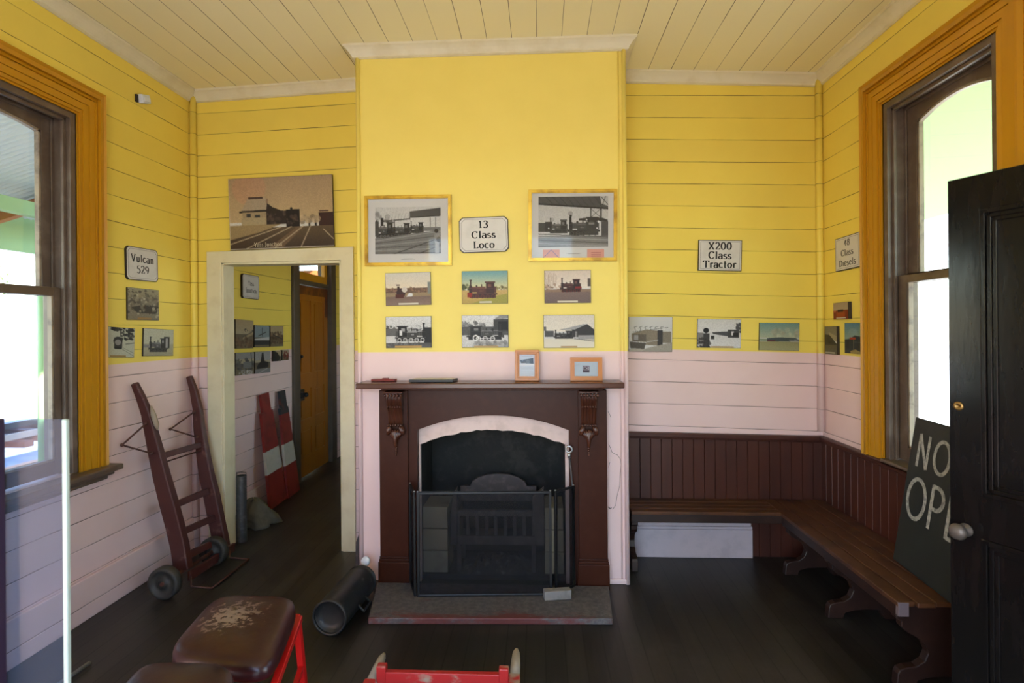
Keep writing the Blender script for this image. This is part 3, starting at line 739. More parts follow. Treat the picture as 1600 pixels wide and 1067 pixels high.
# block on the hearth
bp = onZ(871, 937, .036)
b = MB(); b.obox(bp+Vector((0, .015, .0275)), (.078, .012, 0), (-.004, .024, 0), (0, 0, .026))
tag(b.build('stone_block', M['grey'], bevel=.005), 'small pale grey block on the hearth against the right foot of the fire screen', 'block')
# iron hook / poker leaning at the right edge of the opening
b = MB(); p = onY(889, 704, YS-.035); q = Vector((p.x+.03, YS-.035, .036))
r = root('fire_poker', q, 'iron poker with a grey ring handle leaning at right edge of the fireplace opening', 'poker')
b.tube([p+Vector((.002, 0, -.035)), p+Vector((.018, -.01, -.2)), q], .006, 8); b.build('shaft', M['iron'], r)
b = MB(); b.ring(p+Vector((0, 0, .008)), (0.2, 1, 0), .019, .006); b.tube([p+Vector((0, 0, -.012)), p+Vector((.002, 0, -.045))], .010, 8); b.build('ring_handle', M['steel'], r)

# fire irons in the gap between doorway and chimney
xg = CL-.045
r = root('fire_iron', (xg, 3.74, 0), 'thin shiny iron rod with hooked end leaning in the gap left of the chimney breast', 'fire iron')
b = MB(); a1 = onX(560, 655, xg); b.tube([(xg, 3.72, .004), (xg-.004, 3.79, 1.13)], .006, 8); b.tube([(xg-.004, 3.79, .92), (xg-.004, 3.79, 1.13), (xg-.004, 3.765, 1.15)], .009, 8)
b.build('rod', M['steel'], r)
r = root('fire_shovel', (xg, 3.62, 0), 'black iron fire shovel with looped handle standing left of the chimney breast by the doorway', 'shovel')
b = MB(); b.tube([(xg-.01, 3.60, .20), (xg, 3.66, .62)], .008, 8)
pts = [Vector((xg-.002, 3.66, .62))+Vector((.014*math.sin(k/8*PI)*1.0, -.012*math.sin(k/8*PI), .10*(k/8))) for k in range(9)]
b.tube(pts, .006, 6); b.tube([Vector((xg-.002, 3.66, .62)), Vector((xg-.026, 3.665, .66)), Vector((xg-.026, 3.668, .70)), pts[-1]], .006, 6)
b.build('handle', M['steel'], r)
b = MB(); b.prism([(-.03, .01), (.03, .01), (.03, .17), (.012, .22), (-.012, .22), (-.03, .17)], lambda u, z, d: (xg-.01+u, 3.60-.02+z*.1+d, z), -.003, .003); b.build('blade', M['iron'], r)

# ------------------------------------------------------------------ raster painter for the photographic prints
def C3(c): return np.array((c, c, c) if isinstance(c, (int, float)) else c, dtype=float)
class Cv:
    def __init__(s, w, h, bg=.8):
        s.w, s.h = w*2, h*2; s.a = np.zeros((s.h, s.w, 3))+C3(bg)
        s.X, s.Y = np.meshgrid((np.arange(s.w)+.5)/s.w, (np.arange(s.h)+.5)/s.h); s.asp = w/h
        s.rng = np.random.RandomState(1)
    def put(s, m, c, a=1):
        s.a[m] = s.a[m]*(1-a)+C3(c)*a; return s
    def rect(s, x0, y0, x1, y1, c, a=1): return s.put((s.X >= x0) & (s.X <= x1) & (s.Y >= y0) & (s.Y <= y1), c, a)
    def poly(s, pts, c, a=1):
        m = np.zeros(s.X.shape, bool); n = len(pts)
        for i in range(n):
            x0, y0 = pts[i]; x1, y1 = pts[(i+1) % n]
            if y0 == y1: continue
            m ^= ((s.Y > y0) != (s.Y > y1)) & (s.X < (x1-x0)*(s.Y-y0)/(y1-y0)+x0)
        return s.put(m, c, a)
    def circ(s, cx, cy, r, c, a=1, ry=None):
        ry = ry or r*s.asp; return s.put(((s.X-cx)/r)**2+((s.Y-cy)/ry)**2 <= 1, c, a)
    def ringc(s, cx, cy, r, w, c):
        d = np.sqrt(((s.X-cx))**2+((s.Y-cy)/s.asp)**2); return s.put(np.abs(d-r) < w, c)
    def line(s, x0, y0, x1, y1, w, c, a=1):
        dx, dy = x1-x0, (y1-y0)/s.asp; L = dx*dx+dy*dy+1e-9
        t = np.clip(((s.X-x0)*dx+((s.Y-y0)/s.asp)*dy)/L, 0, 1)
        d = np.hypot(s.X-x0-t*dx, (s.Y-y0)/s.asp-t*dy); return s.put(d < w, c, a)
    def grad(s, y0, y1, c0, c1):
        m = (s.Y >= y0) & (s.Y <= y1); t = ((s.Y-y0)/(y1-y0))[..., None]; s.a = np.where(m[..., None], C3(c0)*(1-t)+C3(c1)*t, s.a); return s
    def blot(s, x0, y0, x1, y1, n, r, c, a=.7):
        for _ in range(n): s.circ(s.rng.uniform(x0, x1), s.rng.uniform(y0, y1), r*s.rng.uniform(.4, 1), C3(c)*s.rng.uniform(.7, 1.25), a)
        return s
    def noise(s, amp, y0=0, y1=1, cell=2):
        amp *= .4; k = s.rng.rand(s.h//cell+1, s.w//cell+1)-.5; k = np.kron(k, np.ones((cell, cell)))[:s.h, :s.w, None]
        m = ((s.Y >= y0) & (s.Y <= y1))[..., None]; s.a = np.clip(np.where(m, s.a*(1+amp*k), s.a), 0, 1); return s
    def out(s):
        a = s.a.reshape(s.h//2, 2, s.w//2, 2, 3).mean((1, 3)); return np.where(a <= .04045, a/12.92, ((a+.055)/1.055)**2.4)
def loco(c, x, y, w, h, face=1, dark=.15, mid=.3, hi=.5, wheels=(.14,.32,.5,.68,.86), tall=1.0, wrim=.4):
    """side view of a small tank engine; face=1: chimney on the left"""
    def X(u): return x+w*(u if face == 1 else 1-u)
    def Rr(u0, v0, u1, v1, col): a_, b_ = sorted((X(u0), X(u1))); c.rect(a_, y+h*v0, b_, y+h*v1, col)
    Rr(.08, .38, .60, .66, mid); Rr(.08, .38, .60, .44, hi); Rr(.30, .46, .78, .74, mid); Rr(.30, .46, .78, .49, hi)
    Rr(.04, .36, .15, .72, dark); Rr(.62, .16, .90, .74, dark); Rr(.58, .12, .94, .19, mid); Rr(.68, .26, .80, .42, hi)
    Rr(.07, .36-.32*tall, .12, .38, dark); Rr(.055, .34-.32*tall, .135, .40-.32*tall, dark)
    c.circ(X(.30), y+h*.36, w*.035, dark); Rr(.46, .26, .49, .4, dark)
    mixl = lambda k: tuple(C3(mid)*(1-k)+C3(hi)*k)
    for u in (.18, .24, .42, .54): Rr(u, .39, u+.008, .65, mixl(.7))
    Rr(.31, .50, .315, .73, mixl(.6)); Rr(.60, .50, .605, .73, mixl(.6)); Rr(.31, .715, .78, .73, mixl(.6)); Rr(.40, .58, .50, .63, mixl(1)); Rr(.64, .46, .88, .48, mixl(.5)); Rr(.05, .44, .14, .46, mixl(.5)); Rr(.90, .40, .97, .70, mixl(.15))
    Rr(.0, .72, 1.0, .80, dark); Rr(.0, .66, .03, .84, dark); Rr(.02, .735, .98, .75, mixl(.6)); Rr(.16, .80, .2, .93, mixl(.2)); Rr(.74, .80, .78, .95, mixl(.3))
    Rr(.06, .80, .95, .96, dark)
    for u in wheels:
        c.circ(X(u), y+h*.88, w*.062, dark); c.ringc(X(u), y+h*.88, w*.055, w*.010, wrim)
    a_, b_ = sorted((X(.25), X(.7))); c.line(a_, y+h*.88, b_, y+h*.87, w*.008, wrim)
def tracks(c, y0, y1, vx, vy, n, col, w=.004):
    for i in range(n): c.line(vx, vy, -.4+1.8*i/(n-1), y1+.25, w, col, .8)
def photo_print(name, parent, P, W, H, cv, surf=M):
    """P(u,v,d): u,v in 0..1 (v down) on the face; W,H metres"""
    a = cv.out(); h, w, _ = a.shape
    us = np.linspace(0, 1, w); vs_ = np.linspace(0, 1, h); org = WL[parent]
    p00 = P(0, 0, 0)-org; du = P(1, 0, 0)-P(0, 0, 0); dv = P(0, 1, 0)-P(0, 0, 0)
    co = np.array(p00)[None, None]+us[None, :, None]*np.array(du)+vs_[:, None, None]*np.array(dv)
    idx = np.arange(w*h).reshape(h, w)
    fs = np.stack([idx[:-1, :-1], idx[1:, :-1], idx[1:, 1:], idx[:-1, 1:]], -1).reshape(-1, 4)
    me = bpy.data.meshes.new(name); me.from_pydata(co.reshape(-1, 3).tolist(), [], fs.tolist())
    at = me.color_attributes.new('Col', 'FLOAT_COLOR', 'POINT')
    at.data.foreach_set('color', np.concatenate([a.reshape(-1, 3)*.86, np.ones((w*h, 1))], 1).astype(np.float32).ravel())
    me.materials.append(M['print']); o = bpy.data.objects.new(name, me); COL.objects.link(o); o.parent = parent; WL[o] = org
    return o
m, nt, bs = newmat('photographic print'); at = nd(nt, 'ShaderNodeAttribute'); at.attribute_name = 'Col'
nt.links.new(at.outputs['Color'], bs.inputs['Base Color']); bs.inputs['Roughness'].default_value = .5; bs.inputs['Specular IOR Level'].default_value = .3; M['print'] = m

def frame_from(cs, kind, val, off=0.0):
    """cs: four pixel corners tl,tr,br,bl on plane kind=val; returns P(u,v,d), W, H with a clean rectangle"""
    f = {'Y': onY, 'X': onX}[kind]; p = [f(x, y, val) for x, y in cs]
    c = (p[0]+p[1]+p[2]+p[3])/4; du = ((p[1]-p[0])+(p[2]-p[3]))/2; dv = ((p[3]-p[0])+(p[2]-p[1]))/2
    W, H = du.length, dv.length; du.normalize(); n = du.cross(dv).normalized(); dv2 = n.cross(du).normalized()
    if dv2.dot(dv) < 0: dv2 = -dv2
    tow = (O-c)
    nn = n if n.dot(tow) > 0 else -n
    def P(u, v, d): return c+du*(W*(u-.5))+dv2*(H*(v-.5))+nn*d
    return P, W, H
def slab(b, P, u0, u1, v0, v1, d0, d1):
    b.hexa([P(u0,v1,d0), P(u1,v1,d0), P(u1,v0,d0), P(u0,v0,d0), P(u0,v1,d1), P(u1,v1,d1), P(u1,v0,d1), P(u0,v0,d1)])
def mounted_photo(cs, kind, val, cv, label, group=None, th=.009, name='mounted_photograph', cat='photograph'):
    P, W, H = frame_from(cs, kind, val)
    r = root(name, P(.5, 1, 0), label, cat, group)
    b = MB(); slab(b, P, 0, 1, 0, 1, 0, th); b.build('backing_board', M['edge'], r)
    e = .0015
    Q = lambda u, v, d: P(e/W+u*(1-2*e/W), e/H+v*(1-2*e/H), th+.0006)
    photo_print('print', r, Q, W, H, cv); return r
def small_caption(c, x0=.3, x1=.7, col=(.85, .82, .75)): c.rect(x0, .93, x1, .975, col)

PH, PW = 68, 96
def cv(w=PW, h=PH, bg=.8): return Cv(w, h, bg)
# --- the six on the chimney breast
c1 = cv(); c1.grad(0, .5, (.80,.78,.74), (.88,.82,.72)); c1.rect(0, .47, 1, .62, (.42,.33,.27)); c1.blot(.0, .46, 1, .62, 60, .03, (.5,.38,.30)); c1.grad(.72, 1, (.46,.38,.34), (.55,.46,.42)); c1.rect(0, .62, 1, .73, (.58,.5,.38))
c1.circ(.34, .62, .10, (.23,.14,.14)); c1.rect(.26, .42, .31, .74, (.2,.12,.12)); c1.rect(.24, .36, .32, .40, (.25,.12,.12)); c1.rect(.22, .66, .40, .78, (.30,.12,.10)); c1.circ(.42, .52, .06, (.80,.76,.72)); c1.poly([(.46,.74),(.52,.62),(.6,.64),(.6,.73)], .85); c1.rect(.93, .3, 1, .66, (.5,.52,.5)); c1.noise(.25); small_caption(c1, .28, .72)
c2 = cv(); c2.grad(0, .55, (.42,.62,.66), (.86,.82,.62)); c2.blot(0, .4, .2, .58, 30, .04, (.30,.33,.20)); c2.blot(.7, .48, 1, .58, 25, .03, (.45,.42,.28)); c2.grad(.58, 1, (.78,.66,.42), (.72,.62,.33)); c2.poly([(.2,1),(.6,.8),(1,.7),(1,1)], (.62,.60,.28))
loco(c2, .13, .25, .64, .60, 1, (.24,.14,.13), (.33,.20,.18), (.46,.30,.25), wrim=(.4,.2,.16)); c2.rect(.12, .66, .22, .80, (.55,.16,.10)); c2.noise(.25); small_caption(c2, .38, .65)
c3 = cv(); c3.grad(0, .55, (.82,.76,.70), (.88,.84,.80)); 
for i in range(12): c3.line(.02+.02*i, .55, .03+.02*i+.01*(i % 3), .06+.03*(i % 4), .003, (.6,.52,.45))
c3.blot(0, .42, .4, .6, 40, .03, (.62,.52,.45)); c3.rect(0, .58, 1, .66, (.55,.45,.38)); c3.grad(.66, 1, (.48,.40,.38), (.42,.36,.35)); loco(c3, .34, .22, .46, .46, 1, (.16,.10,.10), (.26,.15,.14), (.42,.30,.28), wrim=(.4,.12,.1)); c3.rect(.66,.5,.8,.56,(.5,.12,.12)); c3.rect(.93, .25, 1, .5, (.35,.3,.28)); c3.noise(.25); small_caption(c3, .28, .72)
c4 = cv(); c4.grad(0, .4, .84, .80); c4.blot(0, .28, .2, .55, 30, .04, .25); c4.rect(0, .38, 1, .62, .38); c4.blot(.3, .3, 1, .45, 40, .035, .72); c4.rect(.84, .35, 1, 1, .12); loco(c4, .2, .22, .70, .60, -1, .10, .22, .62, tall=1.1, wrim=.85); c4.rect(.30, .44, .36, .60, .85); c4.grad(.84, 1, .30, .35); c4.blot(0, .84, .8, 1, 60, .03, .42); c4.noise(.5); c4.rect(.2, .93, .78, .985, (.72,.58,.34))
c5 = cv(); c5.grad(0, .35, .86, .80); c5.blot(0, .2, .5, .4, 50, .04, .45); c5.rect(0, .35, 1, .62, .32); c5.rect(.68, .12, 1, .5, .22); c5.poly([(.68,.14),(.82,0),(1,.0),(1,.1)], .55); c5.rect(.78, .2, 1, .45, .06)
loco(c5, .10, .26, .80, .52, -1, .14, .26, .45, wheels=(.3,.5,.68), wrim=.9); c5.ringc(.30, .70, .055, .012, .9); c5.blot(.25, .82, 1, 1, 90, .05, .6); c5.grad(.98, 1, .5, .5); c5.noise(.6); c5.rect(.26, .94, .78, .985, (.72,.60,.40))
c6 = cv(108, 68); c6.grad(0, .5, (.84,.81,.76), (.88,.85,.80)); c6.poly([(.30,.45),(.86,.28),(1,.45),(1,.68),(.56,.68),(.56,.45)], .20); c6.poly([(.30,.46),(.78,.28),(.86,.28),(.62,.44)], .62); c6.rect(.62, .5, .66, .68, .5); c6.rect(.02, .48, .2, .66, .3); loco(c6, .2, .44, .40, .30, 1, .12, .20, .35, wrim=.3); c6.grad(.72, 1, (.84,.82,.76), (.88,.85,.78)); c6.rect(.68, .62, 1, .74, .6); c6.line(.6, .72, 1, .80, .006, .3); c6.rect(.0, .35, .05, .48, .4); c6.noise(.3, 0, .75); c6.rect(.34, .94, .66, .985, (.68,.55,.36))
YP = YC-.001
G = 'mounted photographs below the gold frames on the chimney breast'
mounted_photo([(603,427),(673,425),(674,476),(603,478)], 'Y', YP, c1, 'faded colour photo of a steaming locomotive, left in the upper row on the chimney', G)
mounted_photo([(722,424),(793,423),(794,474),(722,475)], 'Y', YP, c2, 'colour photo of a maroon tank engine under blue sky, in the upper chimney row', G)
mounted_photo([(850,423),(923,422),(923,473),(851,474)], 'Y', YP, c3, 'pale colour photo of a dark locomotive with bare trees, right in upper row', G)
mounted_photo([(603,495),(674,494),(675,543),(604,544)], 'Y', YP, c4, 'black and white photo of an engine facing right, left in the lower chimney row', G)
mounted_photo([(722,493),(794,492),(795,543),(722,543)], 'Y', YP, c5, 'black and white photo of a white-wheeled engine, middle of the lower chimney row', G)
mounted_photo([(849,492),(929,492),(928,543),(850,544)], 'Y', YP, c6, 'black and white photo of an engine beside a gabled shed, right in lower row', G)

# --- two gold frames
def gold_frame(cs, cvv, win, label, extra=None, group='gold framed pictures on the chimney breast'):
    P, W, H = frame_from(cs, 'Y', YC-.001); r = root('framed_picture', P(.5, 1, 0), label, 'picture', group)
    a, bb = .022/W, .022/H; b = MB()
    def strip(u0, u1, v0, v1, ds):   # mitred half-round frame in steps
        pass
    for (k0, k1, d) in ((0, .25, .014), (.25, .55, .022), (.55, .8, .020), (.8, 1, .013)):
        for (u0, u1, v0, v1) in ((a*k0, 1-a*k0, bb*k0, bb*k1), (a*k0, 1-a*k0, 1-bb*k1, 1-bb*k0), (a*k0, a*k1, bb*k1, 1-bb*k1), (1-a*k1, 1-a*k0, bb*k1, 1-bb*k1)):
            slab(b, P, u0, u1, v0, v1, 0, d)
    b.build('gold_frame', M['gold'], r, bevel=.003)
    b = MB(); slab(b, P, a, 1-a, bb, 1-bb, 0, .006); mt = b.build('mount', M['mat_board'], r)
    Q = lambda u, v, d: P(win[0]+(win[2]-win[0])*u, win[1]+(win[3]-win[1])*v, .0072)
    photo_print('print', r, Q, W, H, cvv)
    if extra: extra(P, r)
    b = MB(); slab(b, P, a, 1-a, bb, 1-bb, .0095, .0105); b.build('picture_glass', M['picglass'], r)
g1 = Cv(150, 106); g1.grad(0, .5, .78, .80); g1.blot(.0, .1, .2, .3, 14, .05, .55, .4)
g1.poly([(.53,.10),(1,.03),(1,.19),(.53,.23)], .30); g1.line(.53, .23, 1, .20, .006, .12); g1.poly([(.12,.28),(.27,.27),(.27,.31),(.12,.32)], .3); g1.poly([(.28,.27),(.54,.24),(.54,.27),(.28,.30)], .35)
for i in range(8): g1.line(.15+.05*i, .28-.004*i, .17+.05*i, .18-.006*i, .002, .5)
loco(g1, .0, .27, .30, .40, 1, .14, .26, .42, wrim=.5); g1.rect(0, .30, .06, .62, .25); loco(g1, .27, .30, .28, .34, 1, .15, .28, .42, wrim=.4); loco(g1, .53, .30, .22, .27, 1, .15, .28, .40, wrim=.4); g1.rect(.09,.23,.13,.4,.12)
g1.line(.84, .24, .84, .48, .005, .2); g1.line(.92, .24, .92, .48, .005, .25); g1.rect(.74, .44, 1, .52, .45); g1.grad(.66, 1, .42, .48)
g1.poly([(0,.68),(.75,.54),(1,.50),(1,1),(0,1)], .46)
for k in range(7): g1.line(0, .72+.05*k, 1, .545+.09*k-.02, .004, .24 if k % 2 else .62)
g1.line(.28, 1, 1, .66, .006, .2); g1.line(.65, 1, 1, .82, .006, .2); g1.circ(.93, .52, .03, .12); g1.rect(.90, .56, .98, .76, .55); g1.rect(.91, .74, .97, .98, .7); g1.circ(.97, .70, .04, .3); g1.noise(.4)
def cap1(P, r):
    b = MB(); slab(b, P, .42, .58, .905, .909, .006, .0068); slab(b, P, .45, .55, .897, .900, .006, .0068); b.build('caption', M['thinline'], r)
gold_frame([(570,307),(706,304),(706,415),(571,416)], g1, (.12, .165, .875, .83), 'larger left gold-framed black and white picture of steam engines under a footbridge, people at right', cap1)
g2 = Cv(150, 106); g2.grad(0, .72, .72, .80); g2.poly([(0,.0),(.9,.0),(1,.02),(1,.26),(.6,.20),(0,.14)], .30); g2.line(0, .15, 1, .25, .010, .12)
for k in range(9): g2.line(.1*k, .0, .12+.1*k, .16+.01*k, .003, .16)
g2.poly([(.88,.0),(1,.0),(1,.2),(.9,.15)], .72); g2.line(.9, .02, 1, .18, .004, .2); g2.line(.96, 0, .92, .17, .004, .2)
g2.rect(.745, .24, .755, .42, .15); g2.rect(.885, .24, .905, .45, .22); g2.line(.75, .25, .89, .42, .003, .2); g2.line(.89, .25, .75, .42, .003, .2)
g2.circ(.46, .34, .035, .55, .7); g2.circ(.2, .46, .03, .6, .6); g2.rect(0, .52, .16, .70, .28); g2.poly([(.10,.50),(.2,.50),(.2,.7),(.1,.7)], .2)
loco(g2, .15, .42, .28, .32, 1, .16, .28, .45, wrim=.3); loco(g2, .42, .36, .46, .42, 1, .15, .27, .42, wrim=.3); g2.rect(.445, .4, .47, .54, .08); g2.rect(.68, .50, .85, .74, .24); g2.rect(.72, .52, .80, .56, .5)
g2.poly([(.58,.44),(.78,.41),(.92,.43),(.99,.47),(.99,.5),(.58,.48)], .2); g2.rect(.9, .5, 1, .8, .30); g2.circ(.86, .5, .012, .95); g2.circ(.84, .63, .010, .95); g2.circ(.69, .46, .01, .95); g2.circ(.15, .63, .01, .9)
g2.grad(.78, 1, .46, .55)
for k in range(6): g2.line(0, .74+.06*k, 1, .80+.06*k, .005, .66 if k % 2 else .30)
g2.noise(.4)
def cap2(P, r):
    b = MB(); slab(b, P, .165, .355, .835, .955, .006, .0072); t_ = b.build('ticket', M['paperpink'], r)
    b = MB()
    for (ua, va, ub, vb) in ((.17, .952, .26, .84), (.26, .84, .35, .952)):
        p, q = P(ua, va, .0078), P(ub, vb, .0078); d = (q-p).normalized(); s_ = Vector((-d.z, 0, d.x))*.0016
        b.add([p-s_, q-s_, q+s_, p+s_], [(0,1,2,3)])
    b.build('blue_mark', mat('blue ink', (.10, .13, .28), .7), t_)
    b = MB(); slab(b, P, .665, .855, .83, .95, .006, .0072); t_ = b.build('ticket', M['paperpink'], r)
    b = MB()
    for v in (.875, .9, .925): slab(b, P, .71, .82, v, v+.006, .0072, .0078)
    b.build('print_lines', mat('faded red ink', (.30, .08, .07), .7), t_)
    b = MB(); slab(b, P, .43, .60, .885, .889, .006, .0068); slab(b, P, .45, .58, .895, .898, .006, .0068); b.build('caption', M['thinline'], r)
gold_frame([(825,297),(964,296),(964,408),(826,409)], g2, (.115, .095, .90, .80), 'right gold-framed black and white picture of engines with two pink tickets in the mount below', cap2)

# --- large tilted photograph on the door head
g3 = Cv(150, 104); g3.grad(0, .62, (.66,.57,.46), (.74,.65,.50)); g3.circ(.2, .15, .16, (.80,.55,.46), .30); g3.poly([(.12,.46),(.18,.30),(.36,.28),(.38,.46)], (.66,.60,.52)); g3.rect(.19, .27, .33, .30, (.3,.22,.2))
g3.poly([(.10,.46),(.36,.45),(.36,.48),(.10,.49)], (.2,.17,.15)); g3.rect(.13, .48, .36, .66, (.62,.55,.44)); g3.rect(.17, .50, .21, .55, .2); g3.rect(.25, .52, .30, .56, .22); g3.rect(.12, .56, .35, .68, (.66,.6,.48)); g3.line(.12,.68,.35,.67,.004,.2)
g3.poly([(.36,.46),(.37,.36),(.42,.42),(.5,.47),(.62,.49),(.62,.66),(.36,.66)], (.17,.13,.12)); g3.rect(.55, .46, .68, .70, (.12,.09,.09)); g3.blot(.36, .5, .66, .66, 40, .02, (.3,.24,.22)); g3.rect(.36, .30, .38, .36, (.55,.45,.38)); g3.circ(.60, .45, .012, .1)
g3.rect(.86, .52, 1, .76, (.20,.10,.10)); g3.line(.87,.50,.95,.50,.006,(.3,.2,.2)); g3.rect(.76,.60,.775,.72,.12); g3.rect(.82,.60,.84,.70,.12); g3.blot(.7, .56, .86, .64, 20, .03, (.62,.55,.45))
g3.grad(.70, 1, (.36,.30,.22), (.24,.18,.14)); g3.poly([(0,.66),(.5,.66),(.3,.76),(0,.86)], (.60,.52,.38)); g3.poly([(.66,.7),(.72,.7),(.5,1),(.36,1)], (.42,.34,.26))
for (xa_, xb_) in ((.50, .0), (.60, .14), (.71, .42), (.78, .68)): g3.line(xa_, .70, xb_, 1.0 if xb_ > .1 else .92, .004, (.72,.66,.56))
g3.line(.9, .75, 1.0, .9, .004, (.7,.65,.55)); g3.noise(.3); g3.rect(0, 0, .008, 1, (.85,.8,.72)); g3.rect(0, .985, 1, 1, (.85,.8,.72))
big = mounted_photo([(352,281),(517,273),(526,385),(367,391)], 'Y', YB-.018, g3, 'large brown-toned station photograph tilted on top of the cream doorway frame', None, .012, 'mounted_photograph')

# --- the others on the side and back walls
d1 = cv(); d1.grad(0, .4, .82, .80); d1.line(.08,.44,.9,.30,.004,.3)
for i in range(6): d1.line(.14+.12*i, .30, .15+.12*i, .40, .004, .35); d1.line(.12+.12*i, .30, .2+.12*i, .27, .004, .35)
d1.poly([(.06,.48),(.42,.36),(.66,.40),(.68,.82),(.36,.80),(.08,.76)], (.52,.48,.42)); d1.rect(.10,.50,.40,.70,(.40,.37,.33)); d1.rect(.12,.52,.22,.66,.6); d1.rect(.66,.38,.78,.84,.22); d1.rect(.78,.42,.98,.74,(.5,.47,.42)); d1.poly([(.02,.70),(.40,.74),(.36,.92),(.04,.90)], (.34,.32,.29)); d1.line(.02,.7,.4,.74,.006,.85); d1.line(.42,.72,.68,.66,.005,.8); d1.grad(.92, 1, (.66,.64,.60), (.72,.70,.66)); d1.poly([(.4,.9),(1,.72),(1,1),(.3,1)], (.62,.6,.56)); d1.noise(.4, .3, .95)
d2 = cv(); d2.grad(0, .45, .80, .84); d2.blot(.9, .15, 1.02, .45, 40, .04, .28); d2.grad(.50, 1, .80, .84); d2.poly([(.34,.46),(.70,.42),(.74,.60),(.36,.52)], .30); d2.rect(.70,.36,.96,.64,.26); d2.rect(.78,.42,.84,.56,.8); d2.rect(.82,.46,.94,.60,.12); d2.circ(.20, .40, .065, .12); d2.rect(.12,.5,.28,1,.24); d2.rect(.0,.48,.14,.9,.5); d2.blot(.0,.66,.3,1,40,.04,.2); d2.rect(.31,.58,.39,.70,.16); d2.rect(.32,.94,.84,.985,(.70,.58,.38)); d2.noise(.35)
d3 = cv(); d3.grad(0, .55, (.42,.56,.54), (.66,.68,.58)); d3.blot(.3,.2,1,.5,26,.08,(.70,.68,.58),.3); d3.rect(0,.58,1,.66,(.46,.52,.42)); d3.poly([(.2,.56),(.5,.52),(.9,.54),(1,.6),(1,.66),(.2,.68)], (.26,.30,.30)); d3.rect(.2,.62,.4,.67,(.34,.18,.2)); d3.line(.75,.62,1,.61,.006,.75); d3.grad(.68, 1, (.56,.55,.38), (.62,.62,.46)); d3.noise(.25)
mounted_photo([(982,495),(1050,495),(1050,550),(982,549)], 'Y', YB-.001, d1, 'squarish black and white photo of a boxy rail tractor with wagons, beside the chimney corner', 'photos on the right back wall')
mounted_photo([(1089,498),(1157,499),(1157,544),(1089,543)], 'Y', YB-.001, d2, 'black and white photo of a man facing a long passenger train, under the X200 sign', 'photos on the right back wall')
mounted_photo([(1185,504),(1248,505),(1248,548),(1186,547)], 'Y', YB-.001, d3, 'faded blue-green colour photo of a distant train, nearest the right corner on the back wall', 'photos on the right back wall')
e1 = cv(64, 60); e1.grad(0, .45, (.62,.54,.44), (.66,.58,.46)); e1.grad(.45, 1, (.50,.20,.08), (.45,.13,.06)); e1.circ(.5, .75, .3, (.66,.30,.08), .6); e1.rect(.3,.42,.68,.58,(.20,.11,.08)); e1.rect(.02,.46,.18,.56,(.7,.4,.3)); e1.noise(.2); e1.rect(.2,.9,.84,.97,(.75,.72,.66))
e2 = cv(64, 86); e2.grad(0, .5, (.46,.43,.33), (.50,.47,.38)); e2.poly([(.35,.2),(1,.35),(1,.55),(.4,.4)], (.58,.54,.42)); e2.poly([(0,.28),(.4,.3),(1,.62),(1,.68),(0,.66)], (.20,.19,.15)); e2.grad(.66, 1, (.33,.31,.24), (.36,.33,.26)); e2.noise(.4); e2.rect(.05,.92,.85,.97,(.66,.64,.56))
e3 = cv(80, 90); e3.grad(0, .6, (.30,.46,.54), (.56,.62,.54)); e3.circ(.35,.35,.2,(.55,.6,.58),.4); e3.rect(.62,0,.78,.5,(.50,.66,.46),.5); e3.poly([(0,.55),(.2,.52),(.45,.40),(1,.5),(1,1),(0,1)], (.14,.17,.18)); e3.line(.4,.40,1,.48,.010,(.35,.42,.38)); e3.rect(.22,.47,.46,.54,(.62,.20,.10)); e3.rect(.08,.55,.2,.85,(.10,.12,.13)); e3.line(.38,.55,.38,.9,.005,(.5,.5,.4)); e3.poly([(.25,.92),(.45,.86),(.72,.95),(.72,1),(.25,1)], (.56,.50,.28)); e3.line(.4,.62,1,.64,.005,(.4,.45,.42)); e3.noise(.4)
XP = XR-.001
mounted_photo([(1307,474),(1330,471),(1332,498),(1308,499)], 'X', XP, e1, 'small orange sunset photo on the right wall above the other two pictures', 'photos beside the right window', .022)
mounted_photo([(1293,510),(1312,510),(1312,554),(1293,553)], 'X', XP, e2, 'narrow sepia photo on the right wall nearest the room corner', 'photos beside the right window', .018)
mounted_photo([(1322,505),(1361,504),(1361,555),(1322,551)], 'X', XP, e3, 'blue-sky colour photo with orange sign touching the right window casing', 'photos beside the right window')
f1 = cv(80, 80); f1.grad(0, .3, (.60,.58,.48), (.55,.52,.42)); f1.rect(0,.3,1,1,(.50,.47,.40)); f1.blot(0,.05,1,.8,90,.05,(.36,.33,.28)); f1.poly([(.1,.6),(.6,.5),(1,.55),(1,.8),(.3,.78)], (.25,.23,.2)); f1.blot(0,.2,1,.9,50,.05,(.62,.6,.52)); f1.noise(.5); f1.rect(.3,.92,.75,.98,(.62,.48,.28))
f2 = cv(80, 84); f2.rect(0,0,1,1,(.72,.73,.66)); f2.blot(.2,0,.95,.12,40,.06,.12); f2.blot(.55,.1,.95,.4,30,.06,.15); f2.circ(.44,.45,.15,.16); f2.rect(.32,.34,.58,.7,.20); f2.circ(.44,.5,.10,.55); f2.rect(.34,.66,.56,.72,.1); f2.line(.5,.05,.52,.3,.012,.2); f2.line(.55,.7,1,.96,.006,.4); f2.line(.62,.68,1,.86,.006,.4); f2.line(.7,.55,1,.5,.012,.3); f2.noise(.3); f2.rect(.2,.93,.72,.99,(.60,.5,.3))
f3 = cv(84, 80); f3.rect(0,0,1,1,(.72,.72,.64)); f3.grad(.55,1,(.66,.65,.56),(.60,.58,.48)); loco(f3, .16, .26, .64, .62, 1, .14, .30, .52, tall=.9, wrim=.3); f3.rect(.66,.28,.86,.72,.16); f3.rect(.72,.34,.8,.7,.6); f3.rect(.0,.58,.2,.7,.5); f3.noise(.4)
XQ = XL+.001
